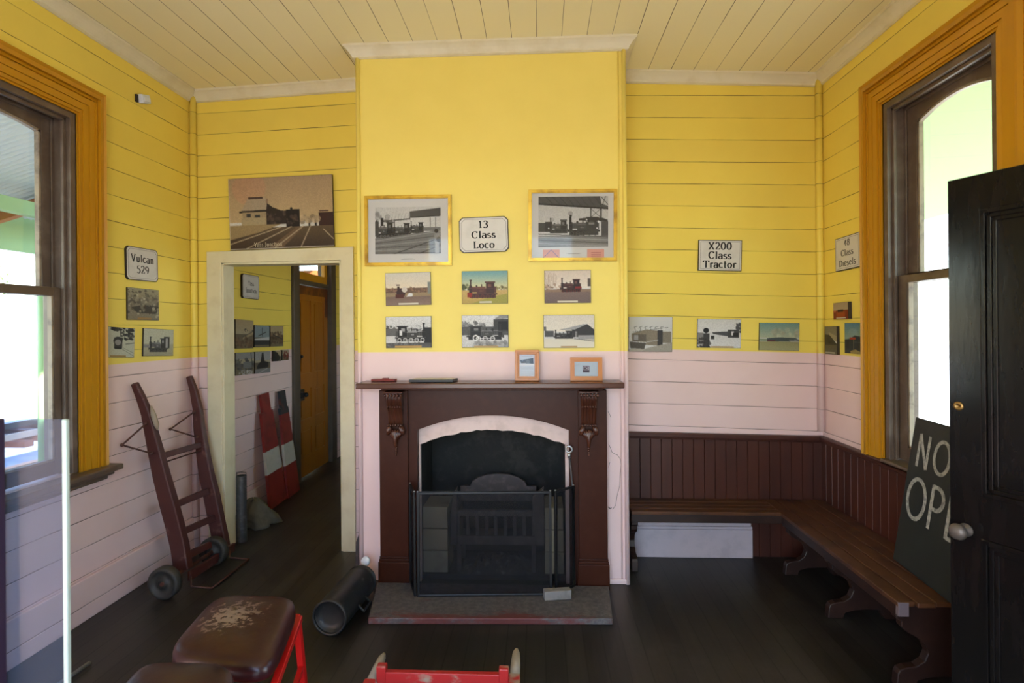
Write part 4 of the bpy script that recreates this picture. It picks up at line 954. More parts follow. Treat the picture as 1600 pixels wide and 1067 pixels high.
mounted_photo([(197,449),(246,453),(246,501),(197,499)], 'X', XQ, f1, 'grey textured photo hung directly under the Vulcan sign on the left wall', 'photos beside the left window')
mounted_photo([(160,510),(208,513),(208,559),(160,558)], 'X', XQ, f2, 'photo of a dark locomotive front under trees touching the left window casing', 'photos beside the left window')
mounted_photo([(222,513),(269,515),(269,556),(222,556)], 'X', XQ, f3, 'photo of a small engine with tall cab on the left wall above the sack truck', 'photos beside the left window')
# --- next room
def old_scene(k, w=56, h=64):
    c = cv(w, h); b0 = (.62,.58,.50) if k % 3 else (.66,.58,.44); c.grad(0, .5, b0, (.66,.62,.52)); c.grad(.5, 1, (.40,.36,.29), (.46,.42,.33))
    return c
n1 = old_scene(0); n1.poly([(.4,.60),(.95,.40),(.95,.52),(.4,.68)], (.62,.56,.44)); n1.line(.4,.60,.95,.40,.012,.2); n1.blot(.45,.3,.95,.42,14,.04,.25,.7); n1.blot(0,.62,1,.95,60,.08,(.38,.30,.22)); n1.noise(.3)
n2 = old_scene(1); n2.rect(0,.0,1,.55,(.50,.56,.58)); n2.line(.5,.1,.5,.5,.015,.15); n2.line(.25,.48,.75,.3,.02,.15); n2.poly([(.0,.62),(1,.52),(1,.68),(0,.75)], .75); n2.rect(0,.68,1,.9,.2); n2.noise(.3)
n3 = old_scene(3); n3.blot(.0,.3,1,.85,90,.09,(.34,.27,.2)); n3.poly([(.2,.4),(.9,.6),(.9,.66),(.2,.46)], .2); n3.noise(.4)
n4 = old_scene(4); n4.rect(0,0,1,.3,.55); n4.blot(0,.3,1,.8,50,.10,.30); n4.rect(.4,.42,.85,.72,.45); n4.line(.8,0,.9,.6,.015,.15); n4.blot(.2,.78,.9,1,30,.06,.70); n4.noise(.4)
n5 = old_scene(5); n5.rect(0,0,1,.4,.60); n5.poly([(.15,.62),(.35,.45),(.42,.05),(.52,.05),(.6,.45),(.85,.5),(.85,.75),(.1,.8)], .14); n5.rect(0,.8,1,1,.5); n5.line(.2,1,.8,.8,.01,.8); n5.noise(.4)
n6 = old_scene(6, 40, 40); n6.poly([(0,0),(.5,.2),(.9,.7),(.6,1),(0,1)], .15); n6.noise(.3)
n7 = old_scene(7, 40, 40); n7.blot(.2,.1,.9,.9,30,.15,(.45,.18,.14)); n7.noise(.3)
Gn = 'photos in the next room seen through the doorway'
for cs, cvv, lb in (
 ([(364,499),(392,500.5),(393,544.4),(364.5,544.4)], n1, 'tallest sepia photo at upper left beneath the Yass Junction sign in the next room'),
 ([(394,508.3),(417.5,509),(418,542.3),(394.5,542.3)], n2, 'bluish station photo in the middle of the upper trio in the next room'),
 ([(419,509.3),(439.3,509.3),(440,541.3),(419.5,541.3)], n3, 'brown sepia photo at right end of the upper trio in the next room'),
 ([(364,551.2),(393.3,550.2),(394,583.6),(364.5,587)], n4, 'grey town view photo at lower left in the next room beside the door frame'),
 ([(395,550.2),(418.5,548.5),(420,581.5),(395.4,583.6)], n5, 'photo of a dark tree-like shape, second in the lower row in the next room'),
 ([(424.3,548),(436,547.5),(436.4,564),(424.5,564.4)], n6, 'very small dark photo, third in the lower row in the next room'),
 ([(438,547),(448,546.5),(448.2,562.3),(438.3,563)], n7, 'very small reddish photo nearest the orange door frame in the next room')):
    mounted_photo(cs, 'X', XQ, cvv, lb, Gn, .02)

# ------------------------------------------------------------------ lettering
def arc(cx, cy, rx, ry, a0, a1, n=14): return [(cx+rx*math.cos(R(a0+(a1-a0)*i/n)), cy+ry*math.sin(R(a0+(a1-a0)*i/n))) for i in range(n+1)]
# glyph: width, strokes, serif bars (x0,x1,y)
GL = {
 '1': (.46, [[(.24,0),(.24,1)], [(.24,.97),(.10,.82)]], [(.10,.40,0)]),
 '3': (.62, [arc(.30,.76,.20,.22,150,-80), arc(.29,.27,.24,.27,90,-150)], []),
 '0': (.66, [arc(.33,.5,.24,.48,0,360,24)], []),
 '2': (.62, [arc(.30,.72,.21,.26,160,-20)+[(.12,.04)], [(.10,.04),(.54,.04),(.56,.18)]], []),
 '4': (.66, [[(.42,0),(.42,1)], [(.42,.98),(.08,.32),(.62,.32)]], [(.30,.55,0)]),
 '5': (.60, [[(.50,.96),(.18,.96),(.15,.55)], [(.15,.55)]+arc(.28,.30,.24,.29,110,-140)], []),
 '8': (.62, [arc(.31,.75,.19,.22,0,360,20), arc(.31,.27,.23,.26,0,360,20)], []),
 '9': (.62, [arc(.31,.68,.22,.28,0,360,20), arc(.20,.55,.33,.52,20,-60)], []),
 'X': (.76, [[(.08,1),(.66,0)], [(.66,1),(.10,0)]], [(.0,.24,1),(.52,.74,1),(.0,.24,0),(.54,.76,0)]),
 'C': (.78, [arc(.42,.5,.33,.47,48,312,24), [(.64,.98),(.64,.76)]], []),
 'L': (.62, [[(.18,0),(.18,1)], [(.18,.04),(.54,.04),(.56,.22)]], [(.04,.34,1),(.04,.2,0)]),
 'T': (.72, [[(.35,0),(.35,1)], [(.02,.78),(.04,.96),(.66,.96),(.68,.78)]], [(.22,.48,0)]),
 'V': (.76, [[(.10,1),(.38,0)], [(.38,0),(.64,1)]], [(.0,.24,1),(.52,.76,1)]),
 'Y': (.72, [[(.08,1),(.35,.48),(.35,0)], [(.35,.48),(.62,1)]], [(.0,.22,1),(.50,.72,1),(.22,.48,0)]),
 'J': (.46, [[(.28,1),(.28,.12)]+arc(.14,.12,.14,.16,0,-120,8)], [(.14,.42,1)]),
 'D': (.80, [[(.20,0),(.20,1)], [(.20,.97)]+arc(.32,.5,.38,.47,90,-90,18)+[(.20,.03)]], [(.06,.24,1),(.06,.24,0)]),
 'N': (.80, [[(.16,0),(.16,1)], [(.16,1),(.62,0)], [(.62,0),(.62,1)]], [(.04,.28,0)]),
 'O': (.84, [arc(.42,.5,.34,.47,0,360,26)], []),
 'P': (.68, [[(.18,0),(.18,1)], [(.18,.97)]+arc(.34,.72,.24,.25,90,-90,14)+[(.18,.47)]], []),
 'E': (.62, [[(.16,0),(.16,1)], [(.16,.97),(.54,.97)], [(.16,.52),(.46,.52)], [(.16,.03),(.56,.03)]], []),
 'a': (.56, [arc(.26,.20,.19,.20,0,360,18), arc(.27,.50,.19,.17,150,0,8)+[(.46,.05),(.52,.0)]], []),
 'c': (.52, [arc(.28,.34,.21,.33,50,315,18)], []),
 'e': (.56, [[(.08,.36),(.46,.40)], arc(.28,.34,.20,.33,12,320,20)], []),
 'i': (.32, [[(.16,0),(.16,.66)], [(.15,.88),(.17,.88)]], [(.05,.27,0),(.05,.16,.66)]),
 'l': (.32, [[(.16,0),(.16,1.02)]], [(.05,.27,0),(.04,.16,1.02)]),
 'n': (.64, [[(.16,0),(.16,.66)], [(.16,.48)]+arc(.31,.44,.16,.22,150,0,10)+[(.47,0)]], [(.06,.27,0),(.37,.58,0),(.05,.16,.66)]),
 'o': (.60, [arc(.30,.33,.22,.32,0,360,20)], []),
 'r': (.46, [[(.16,0),(.16,.66)], [(.16,.46)]+arc(.32,.42,.16,.24,160,50,8)], [(.06,.28,0),(.05,.16,.66)]),
 's': (.48, [arc(.25,.49,.15,.16,40,250,10)+arc(.23,.17,.17,.17,80,-150,12)], []),
 't': (.40, [[(.18,.88),(.18,.12)]+arc(.29,.12,.11,.12,180,300,8), [(.04,.64),(.36,.64)]], []),
 'u': (.62, [[(.14,.66),(.14,.2)]+arc(.28,.2,.14,.2,180,330,10)+[(.45,.2)], [(.46,.66),(.46,0)]], [(.04,.14,.66),(.36,.46,.66),(.46,.56,0)]),
}
def lettering(b, text, P2_, x, y, size, thick=.085, thin=.035, centre=True, serif=True, space=.02, jit=0, xs=1.0):
    """P2(x,y)->3D with x,y metres on the face, y up"""
    P2 = lambda px_, py_: P2_(x+(px_-x)*xs, py_)
    wd = sum(GL[ch][0]+space if ch != ' ' else .3 for ch in text)*size
    cx = x-wd/2 if centre else x; rnd = random.Random(len(text))
    for ch in text:
        if ch == ' ': cx += .3*size; continue
        w, strokes, ser = GL[ch]; oy = rnd.uniform(-jit, jit)*size
        for st in strokes:
            pts = [(cx+px*size, y+oy+py*size) for px, py in st]
            if len(pts) == 1: continue
            for (ax, ay), (bx, by) in zip(pts, pts[1:]):
                L = math.hypot(bx-ax, by-ay)
                if L < 1e-6: continue
                tx, ty = (bx-ax)/L, (by-ay)/L; hw = size*(thin+(thick-thin)*abs(ty)**1.2); e = hw*.35 if len(pts) > 3 else 0
                nx_, ny_ = -ty*hw, tx*hw; ax2, ay2, bx2, by2 = ax-tx*e, ay-ty*e, bx+tx*e, by+ty*e
                b.add([P2(ax2-nx_, ay2-ny_), P2(bx2-nx_, by2-ny_), P2(bx2+nx_, by2+ny_), P2(ax2+nx_, ay2+ny_)], [(0,1,2,3)])
        if serif:
            for (sa, sb, sy) in ser:
                h = thin*size*.9; yy = y+oy+sy*size; yy = yy+h if sy == 0 else yy-h
                b.add([P2(cx+sa*size, yy-h), P2(cx+sb*size, yy-h), P2(cx+sb*size, yy+h), P2(cx+sa*size, yy+h)], [(0,1,2,3)])
        cx += (w+space)*size
    return wd
def sign(cs, kind, val, lines, label, notch=.0, size=None, th=.012, ys=None, thick=.085, group=None, xs=1.22):
    P, W, H = frame_from(cs, kind, val); r = root('sign', P(.5, 1, 0), label, 'sign', group)
    nu, nv = notch/W, notch/H
    def outline(i):   # inset i metres
        a, c = i/W, i/H
        if notch <= 0: return [(a, c), (1-a, c), (1-a, 1-c), (a, 1-c)]
        pts = []
        for (ux, vy, sx, sy, fl_) in ((a, c, 1, 1, 0), (1-a, c, -1, 1, 1), (1-a, 1-c, -1, -1, 0), (a, 1-c, 1, -1, 1)):
            q = [(ux, vy+sy*nv), (ux+sx*nu*.45, vy+sy*nv*.45) , (ux+sx*nu, vy)]
            pts += q if not fl_ else q[::-1]
        return pts
    b = MB(); b.prism(outline(0), P, 0, th); b.build('backing_board', M['edge'], r)
    b = MB(); b.prism(outline(.0045), P, th, th+.0008); b.build('face', M['signface'], r)
    b = MB(); i0, i1 = outline(.013), outline(.0148); n = len(i0)
    b.add([P(u, v, th+.0012) for u, v in i0]+[P(u, v, th+.0012) for u, v in i1], [(k, (k+1) % n, n+(k+1) % n, n+k) for k in range(n)])
    b.build('border_line', M['thinline'], r)
    b = MB(); P2 = lambda x, y: P(.5+x/W, 1-y/H, th+.0014)
    for k, (tx) in enumerate(lines): lettering(b, tx, P2, 0, ys[k]*H, size*H, thick, thick*.36, xs=xs, space=.05)
    b.build('lettering', M['black'], r); return r
sign([(717,341),(794,338),(795,393),(719,396)], 'Y', YC-.001, ['13', 'Class', 'Loco'], 'white sign with notched corners reading 13 Class Loco between the gold frames', .022, .20, ys=(.69, .40, .115), thick=.09)
sign([(1090,375),(1158,376),(1158,424),(1091,423)], 'Y', YB-.001, ['X200', 'Class', 'Tractor'], 'white sign reading X200 Class Tractor on the right part of the back wall', 0, .235, ys=(.69, .39, .10), thick=.095, xs=1.12)
sign([(1308,374),(1346,362),(1348,416),(1308.5,425)], 'X', XP, ['48', 'Class', 'Diesels'], 'white sign reading 48 Class Diesels on the right wall beside the window', 0, .19, ys=(.71, .42, .12), thick=.085)
sign([(194.5,383.5),(244,391.5),(244,441),(194.5,436)], 'X', XQ, ['Vulcan', '529'], 'white notched sign reading Vulcan 529 on the left wall beside the window', .018, .23, ys=(.55, .22), thick=.085, xs=1.15)
sign([(375.5,427),(401.5,432),(402.2,468),(376,465.6)], 'X', XQ, ['Yass', 'Junction'], 'white notched sign reading Yass Junction in the next room through the doorway', .015, .19, ys=(.55, .25), thick=.085, th=.018, xs=1.0)
# caption on the tilted photograph
P, W, H = frame_from([(352,281),(517,273),(526,385),(367,391)], 'Y', YB-.018)
b = MB(); lettering(b, 'Yass Junction', lambda x, y: P(.5+x/W, 1-y/H, .0138), -.10, .018, .030, .06, .04, serif=False)
b.build('caption', M['papercream'], big)

# ------------------------------------------------------------------ wooden frames on the mantel shelf
def stand_frame(cs, cvv, label):
    Yf = YC-.075
    P, W, H = frame_from(cs, 'Y', Yf); base = P(.5, 1, 0); sh = hz-base.z
    tilt = Matrix.Rotation(R(-7), 3, 'X')
    def Q(u, v, d): p = P(u, v, d)-base; return base+tilt @ p+Vector((0, .0, sh+.0005))
    r = root('standing_frame', (base.x, Yf, hz), label, 'picture frame', 'small wooden frames standing on the mantel shelf')
    b = MB(); a, c = .026/W, .026/H
    for k0, k1, d in ((0, .6, .016), (.6, 1, .011)):
        for (u0, u1, v0, v1) in ((a*k0, 1-a*k0, c*k0, c*k1), (a*k0, 1-a*k0, 1-c*k1, 1-c*k0), (a*k0, a*k1, c*k1, 1-c*k1), (1-a*k1, 1-a*k0, c*k1, 1-c*k1)):
            slab(b, Q, u0, u1, v0, v1, 0, d)
    b.build('wooden_frame', M['pine'], r, bevel=.002)
    b = MB(); slab(b, Q, a*.9, 1-a*.9, c*.9, 1-c*.9, .0, .003); b.build('backing', M['edge'], r)
    photo_print('print', r, lambda u, v, d: Q(a+(1-2*a)*u, c+(1-2*c)*v, .0042), W, H, cvv)
    b = MB(); slab(b, Q, a, 1-a, c, 1-c, .0055, .0062); b.build('picture_glass', M['picglass'], r)
    top = Q(.5, .15, -.001); b = MB(); b.bar(top, Vector((top.x, top.y+.045, hz+.003)), .03, .003, (0, 1, 0)); b.build('easel_back', M['edge'], r)
k1 = cv(56, 84); k1.rect(0,0,1,1,(.76,.78,.82)); k1.rect(.15,.10,.85,.12,.55); k1.poly([(.05,.26),(.5,.22),(.9,.18),(.92,.42),(.1,.40)], .18); k1.circ(.55,.32,.12,.35); k1.circ(.2,.27,.05,.5); k1.rect(.72,.2,.9,.42,.12); k1.rect(0,.44,1,.50,.85)
for v in (.58,.63,.68,.78,.88): k1.rect(.1,v,.9,v+.012,.62)
k1.noise(.15)
k2 = cv(80, 54); k2.rect(0,0,1,1,(.74,.80,.86)); k2.rect(.36,.28,.64,.72,(.35,.28,.35)); k2.rect(.39,.32,.61,.58,(.72,.70,.74)); k2.circ(.52,.45,.07,(.25,.2,.26)); k2.rect(.42,.36,.45,.55,(.25,.2,.26)); k2.circ(.53,.45,.035,(.7,.68,.72)); k2.rect(.38,.62,.62,.68,(.25,.22,.3)); k2.noise(.1)
stand_frame([(805,544),(842,544),(842,592),(805,592)], k1, 'upright orange pine frame with a small engine picture standing on the mantel shelf')
stand_frame([(891,556),(941,556),(941,592),(891,592)], k2, 'wide orange pine frame with a tiny central badge at the right end of the shelf')
# things lying on the shelf
pa = onZ(600, 593, hz+.01)
b = MB(); b.obox((pa.x, pa.y, hz+.007), (.076, -.004, 0), (.002, .022, 0), (0, 0, .006)); 
r = root('red_case', (pa.x, pa.y, hz), 'small dark red flat case lying at the left end of the mantel shelf', 'case'); b.build('case_body', M['redcard'], r, bevel=.002)
b = MB(); b.obox((pa.x+.01, pa.y, hz+.0165), (.018, 0, 0), (0, .012, 0), (0, 0, .003)); b.build('raised_label', M['redcard'], r, bevel=.001)
pb = onZ(677, 594, hz+.01)
r = root('flat_display_case', (pb.x, pb.y, hz), 'flat black-edged case with cream top lying on the mantel shelf', 'case')
b = MB(); b.obox((pb.x, pb.y+.012, hz+.009), (.135, 0, 0), (.008, .050, 0), (0, 0, .008)); b.build('tray', M['blackmetal'], r, bevel=.002)
b = MB(); b.obox((pb.x+.001, pb.y+.012, hz+.0178), (.126, 0, 0), (.007, .042, 0), (0, 0, .0006)); b.build('lining_paper', M['papercream'], r)
pc = onZ(738, 592, hz)
b = MB(); b.obox((pc.x, pc.y+.005, hz+.0015), (.085, .004, 0), (-.004, .030, 0), (0, 0, .001))
tag(b.build('paper_sheet', M['paperpink']), 'thin pink sheet of paper lying on the shelf right of the cream-topped case', 'paper')
pd = onZ(955, 589, hz)
b = MB(); b.tube([(pd.x-.06, pd.y+.01, hz+.005), (pd.x-.03, pd.y, hz+.008), (pd.x, pd.y+.004, hz+.004), (pd.x+.05, pd.y, hz+.004)], .0035, 6)
tag(b.build('cord', M['black']), 'short black cord lying on the shelf right of the wide pine frame', 'cord')
# white sensor
P, W, H = frame_from([(213,146.5),(229,149),(229,164),(213,161)], 'X', XQ)
r = root('wall_sensor', P(.5, 1, 0), 'small white plastic sensor box high on the left wall near the ceiling', 'sensor')
b = MB(); slab(b, P, .1, .9, .05, .95, 0, .035); b.build('housing', M['whiteplastic'], r, bevel=.006)
b = MB(); slab(b, P, .2, .8, .3, .8, .035, .042); b.build('lens', M['whiteplastic'], r, bevel=.004)
b = MB(); b.box(XL, XL+.012, P(0, .5, 0).y-.012, P(0, .5, 0).y+.004, P(0, .9, 0).z, P(0, .1, 0).z); b.build('mounting_base', M['edge'], r)

# ------------------------------------------------------------------ L-shaped bench
SZ = .402
BF = 3.56; RX = 1.535; BE = 2.43     # front edge of the back run, room edge of the side run, its near end
r = root('corner_bench', (1.5, 3.5, 0), 'long L-shaped slatted wooden bench running round the right corner of the room', 'bench')
b = MB(); n = 4; ya, yb = BF, YB-.024; w = (yb-ya)/n
for i in range(n): b.box(CR+.04, XR-.42, ya+w*i+.003, ya+w*(i+1)-.003, SZ-.022, SZ)
b.build('back_seat', M['bench'], r, bevel=.004)
b = MB(); n = 5; xa, xb = RX, XR-.024; w = (xb-xa)/n
for i in range(n): b.box(xa+w*i+.003, xa+w*(i+1)-.003, BE-.01*(i % 2), YB-.026, SZ-.022, SZ)
b.build('side_seat', M['bench'], r, bevel=.004)
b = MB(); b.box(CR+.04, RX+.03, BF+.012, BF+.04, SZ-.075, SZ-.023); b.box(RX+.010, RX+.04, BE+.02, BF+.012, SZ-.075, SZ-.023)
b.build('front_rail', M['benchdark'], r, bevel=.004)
b = MB(); b.box(RX+.006, RX+.05, BE-.004, BE+.018, SZ-.062, SZ-.002); b.build('rail_end', mat('pale rail end', (.14, .105, .115), .6), r, bevel=.002, label='bare pale end of the front rail')
def scroll(L):      # profile: u from the room edge (0) to the wall (L), z up
    H = SZ-.024
    return [(.03, H), (.03, H-.075), (.05, H-.085), (.052, H-.11), (.075, H-.135), (.115, H-.155), (.15, H-.185), (.165, H-.225), (.15, H-.262), (.115, H-.285),
            (.07, H-.292), (.045, H-.302), (.035, H-.320), (.03, .0), (.11, .0), (.12, .03), (.17, .045), (.24, .05), (L-.10, .05), (L-.07, 0), (L, 0), (L, H)]
for yl in (2.50, 3.07, BF+.03):
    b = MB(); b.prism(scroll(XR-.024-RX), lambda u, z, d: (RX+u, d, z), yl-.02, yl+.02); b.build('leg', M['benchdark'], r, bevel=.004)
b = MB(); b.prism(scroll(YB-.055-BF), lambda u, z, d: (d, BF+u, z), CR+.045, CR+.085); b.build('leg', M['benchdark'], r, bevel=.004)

# ------------------------------------------------------------------ NOT OPEN board
TL = onX(1449, 658, XR-.055); BL = onZ(1397, 873, SZ+.002)
up = TL-BL; Hb = up.length; up.normalize()
side = Vector((0, -1, 0)); side = (side-up*side.dot(up)).normalized(); nrm = side.cross(up).normalized()
if nrm.x > 0: nrm = -nrm
# keep the lower corners on the seat
side = Vector((-.10, -1, 0)).normalized(); nrm = side.cross(up).normalized(); nrm = nrm if nrm.x < 0 else -nrm; up2 = nrm.cross(side).normalized(); up2 = up2 if up2.z > 0 else -up2
Wb = .50
r = root('chalkboard_sign', BL, 'black chalkboard reading NOT OPEN leaning on the bench below the right window', 'sign')
def CB(x, y, d): return BL+side*x+up2*y+nrm*d
b = MB(); b.hexa([CB(0,0,-.006), CB(Wb,0,-.006), CB(Wb,Hb,-.006), CB(0,Hb,-.006), CB(0,0,.006), CB(Wb,0,.006), CB(Wb,Hb,.006), CB(0,Hb,.006)])
b.build('board', M['chalkboard'], r, bevel=.003)
b = MB(); lettering(b, 'NOT', lambda x, y: CB(x, y, .0075), .045, Hb*.68, Hb*.22, .062, .052, False, False, .06)
lettering(b, 'OPEN', lambda x, y: CB(x, y, .0075), .025, Hb*.33, Hb*.28, .055, .046, False, False, -.03)
b.build('chalk_writing', M['chalk'], r)

# ------------------------------------------------------------------ sack truck against the left wall
tL = onX(210, 598, XL+.035); tR = onX(296, 588, XL+.035); bL = onZ(288, 905, .04)
n = (tR-tL).cross(bL-tL).normalized()
if n.x < 0: n = -n
def T(cx, cy): return onP(180+cx/2.81, 570+cy/2.81, tL, n)
r = root('sack_truck', (-2.2, 3.4, 0), 'old dark red wooden sack truck leaning against the left wall by the doorway', 'sack truck')
railL = [(85,80),(112,140),(140,215),(158,290),(178,375),(205,490),(235,600),(262,700),(285,800),(300,900)]
railR = [(325,50),(345,110),(362,190),(370,280),(385,380),(400,470),(425,580),(445,680),(462,760),(475,835)]
def rail(pts, w0, w1, ex):
    b = MB(); P_ = [T(*p) for p in pts]; N = len(P_)
    vs = []
    for i, p in enumerate(P_):
        t = (P_[min(i+1, N-1)]-P_[max(i-1, 0)]).normalized(); s_ = t.cross(n).normalized(); k = i/(N-1)
        hw = (w0+(w1-w0)*min(1, k*1.5))/2; dd = .018+.030*min(1, k*1.6)
        for (a, c) in ((-1, -1), (1, -1), (1, 1), (-1, 1)): vs.append(p+s_*hw*a+n*dd*c)
    b.add(vs, [(i*4+k, i*4+(k+1) % 4, (i+1)*4+(k+1) % 4, (i+1)*4+k) for i in range(N-1) for k in range(4)])
    b.add(vs, [(0,1,2,3), tuple((N-1)*4+k for k in (3,2,1,0))]); return b
ra = rail(railL, .034, .058, 0).build('side_rail', M['redwood'], r, bevel=.008, seg=3)
rb = rail(railR, .034, .058, 0).build('side_rail', M['redwood'], r, bevel=.008, seg=3)
P_ = [T(135, 185)+n*.034, T(143, 225)+n*.036, T(156, 270)+n*.037, T(162, 292)+n*.037]
b = MB(); b.tube(P_, [.006, .017, .017, .004], 8); b.build('bare_patch', M['wornpatch'], ra, label='bare wood patch where the red paint has worn off')
def cross(p, q, w, th, m=M['redwood'], nm='cross_bar', off=0):
    P1, P2_ = T(*p)+n*off, T(*q)+n*off; b = MB(); b.bar(P1, P2_, w, th, n); return b.build(nm, m, r, bevel=.004)
cross((205,400),(385,348),.038,.028); cross((262,615),(405,555),.042,.030); cross((290,735),(440,668),.042,.030); cross((310,838),(455,768),.044,.030, off=.01)
b = MB(); b.tube([T(215,428), T(375,376)], .005, 6); b.build('tie_rod', M['rust'], r)
# nose board and toe iron
b = MB(); p, q = T(290, 935), T(492, 805); p = p+n*.05; q = q+n*.05; b.bar(p, q, .02, .06, (0, 0, 1)); b.build('nose_board', M['redwood'], r, bevel=.005)
b = MB(); e = Vector((1, 0, 0))
z_ = .008
for pt in (p, p.lerp(q, .85)):
    f = Vector((pt.x, pt.y, z_)); b.tube([Vector((pt.x+.012, pt.y, pt.z)), f+Vector((.015, 0, 0)), f+Vector((.16, -.02, 0))], .006, 6)
f1, f2 = Vector((p.x+.16, p.y-.02, z_)), Vector((p.lerp(q, .85).x+.16, p.lerp(q, .85).y-.02, z_)); b.tube([f1, f2], .006, 6)
b.build('toe_iron', M['rust'], r)
# triangular rests
for (A, B_, C_) in (((135,258),(30,352),(158,388)), ((345,208),(243,282),(358,318))):
    pa_, pc_ = T(*A), T(*C_); mid = (pa_+pc_)/2; ap = onX(180+B_[0]/2.81, 570+B_[1]/2.81, XL+.02)
    b = MB(); b.tube([pa_, ap], .0055, 6); b.tube([pc_, ap], .0055, 6); b.ell(ap, .011, .011, .011, 8, 6); b.ell(pa_, .012, .012, .012, 8, 6); b.ell(pc_, .012, .012, .012, 8, 6)
    b.build('rest_bracket', M['rust'], r)
# wheels on an axle behind the rails
w1 = onZ(258, 910, .095); axd = (T(475, 835)-T(300, 900)); axd.z = 0; axd.normalize()
wr = .095
def wheel(c):
    b = MB(); b.lathe(c-axd*.028, axd, [(.0, .012), (.024, .0), (.024, .010), (.066, .014), (.070, .0), (wr-.006, 0), (wr, .006), (wr, .050), (wr-.006, .056), (.070, .056), (.066, .042), (.024, .046), (.024, .056), (0, .044)], 32)
    o = b.build('wheel', M['wheel'], r)
    return o
w1 = Vector((w1.x, w1.y, wr+.001)); wheel(w1); w2 = w1+axd*.46; wheel(w2)
b = MB(); b.tube([w1-axd*.03, w2+axd*.03], .012, 10); b.build('axle', M['rust'], r)

# ------------------------------------------------------------------ next room: signal arms, tube, sacking
def arm(lb, topa, topb, basea, baseb, wl, wr_, black):
    a = onZ(*basea, 0.005); c = onZ(*baseb, 0.005); w = (c-a); w.z = 0; Wd = max(w.length, .18)
    mid = (a+c)/2; tp = onX((topa[0]+topb[0])/2, (topa[1]+topb[1])/2, XL+.03); ht = tp.z
    base = Vector((mid.x, mid.y, .005)); topc = Vector((XL+.03, tp.y, ht))
    upv = (topc-base).normalized(); sd = (c-a).normalized(); sd = (sd-upv*sd.dot(upv)).normalized(); nv = sd.cross(upv)
    if nv.x < 0: nv = -nv
    L = (topc-base).length; hb = Wd/2; r = root('signal_arm', base, lb, 'signal arm', 'red and white signal arms leaning in the next room')
    def wd(s): return hb*(1-.42*s) if s < .84 else hb*.46
    def seg(s0, s1, m, nm):
        b = MB(); st = [s0, s1] if not (s0 < .84 < s1) else [s0, .839, .841, s1]
        for x, y in zip(st, st[1:]):
            A, B2 = wd(x+1e-4), wd(y-1e-4)
            b.hexa([base+upv*L*x-sd*A-nv*.012, base+upv*L*x+sd*A-nv*.012, base+upv*L*x+sd*A+nv*.012, base+upv*L*x-sd*A+nv*.012,
                    base+upv*L*y-sd*B2-nv*.012, base+upv*L*y+sd*B2-nv*.012, base+upv*L*y+sd*B2+nv*.012, base+upv*L*y-sd*B2+nv*.012])
        b.build(nm, m, r)
    seg(0, wl, M['armred'], 'lower_blade'); seg(wl, wr_, M['armwhite'], 'white_stripe')
    if black: seg(wr_, .78, M['armred'], 'upper_blade'); seg(.78, 1, M['armblack'], 'spectacle_end')
    else: seg(wr_, 1, M['armred'], 'upper_blade')
arm('left red plank-shaped signal arm with white stripe leaning on the next room wall', (405,616), (419,614), (421,796), (447,779), .30, .50, False)
arm('right signal arm with black top and white stripe leaning beside the orange door frame', (434,611), (445,610), (449,779), (467,765), .30, .50, True)
tb = onZ(378, 846, 0.0); r = root('metal_tube', tb, 'tall dark perforated metal cylinder with wire handle just inside the doorway', 'cylinder')
b = MB(); rr_ = .036; hT = .50
prof = [(rr_, .002)]
for k in range(24): prof += [(rr_, .004+hT*k/24), (rr_+.0012, .004+hT*(k+.5)/24)]
prof += [(rr_, hT), (rr_-.003, hT), (rr_-.003, .02)]
b.lathe(tb, (0, 0, 1), prof, 20); b.build('tube_body', M['galv'], r)
b = MB(); b.tube([tb+Vector((-rr_, 0, hT-.01)), tb+Vector((-rr_, 0, hT+.022)), tb+Vector((0, -.01, hT+.028)), tb+Vector((rr_, 0, hT+.022)), tb+Vector((rr_, 0, hT-.01))], .003, 6); b.build('wire_handle', M['iron'], r)
# crumpled sacking
sp_ = onZ(402, 818, 0.0); b = MB(); rnd = random.Random(11); nU, nV = 26, 18; vs = []
for i in range(nU):
    for j in range(nV):
        th = 2*PI*i/nU; v = j/(nV-1); fold = 1+.16*math.sin(th*5+v*3)+.10*math.sin(th*9-v*5)+rnd.uniform(-.04, .04)
        rad = (.115*(1-v)**.55*(1 if v < 1 else 0)+.004)*fold; z = .20*v**.8*(1+.10*math.sin(th*3+v*4))
        vs.append((sp_.x+math.cos(th)*rad*1.35-.03*v, sp_.y+math.sin(th)*rad*1.25, max(.002, z)))
b.add(vs, [(i*nV+j, ((i+1) % nU)*nV+j, ((i+1) % nU)*nV+j+1, i*nV+j+1) for i in range(nU) for j in range(nV-1)], True)
for k in range(1):
    q = onZ(424, 812, .0); vs = []
    for i in range(14):
        for j in range(8):
            u, v = i/13, j/7; vs.append((sp_.x+.02+.10*u, sp_.y-.04+.14*v+.02*u, .006+.035*abs(math.sin(u*7+v*4))*(1-u)+.02*math.sin(v*PI)*(1-.4*u)))
    b.add(vs, [(i*8+j, (i+1)*8+j, (i+1)*8+j+1, i*8+j+1) for i in range(13) for j in range(7)], True)
o = b.build('crumpled_sack', M['sack']); sm_ = o.modifiers.new('solid', 'SOLIDIFY'); sm_.thickness = .004
tag(o, 'heap of crumpled grey-brown sacking on the floor behind the metal cylinder', 'sack')

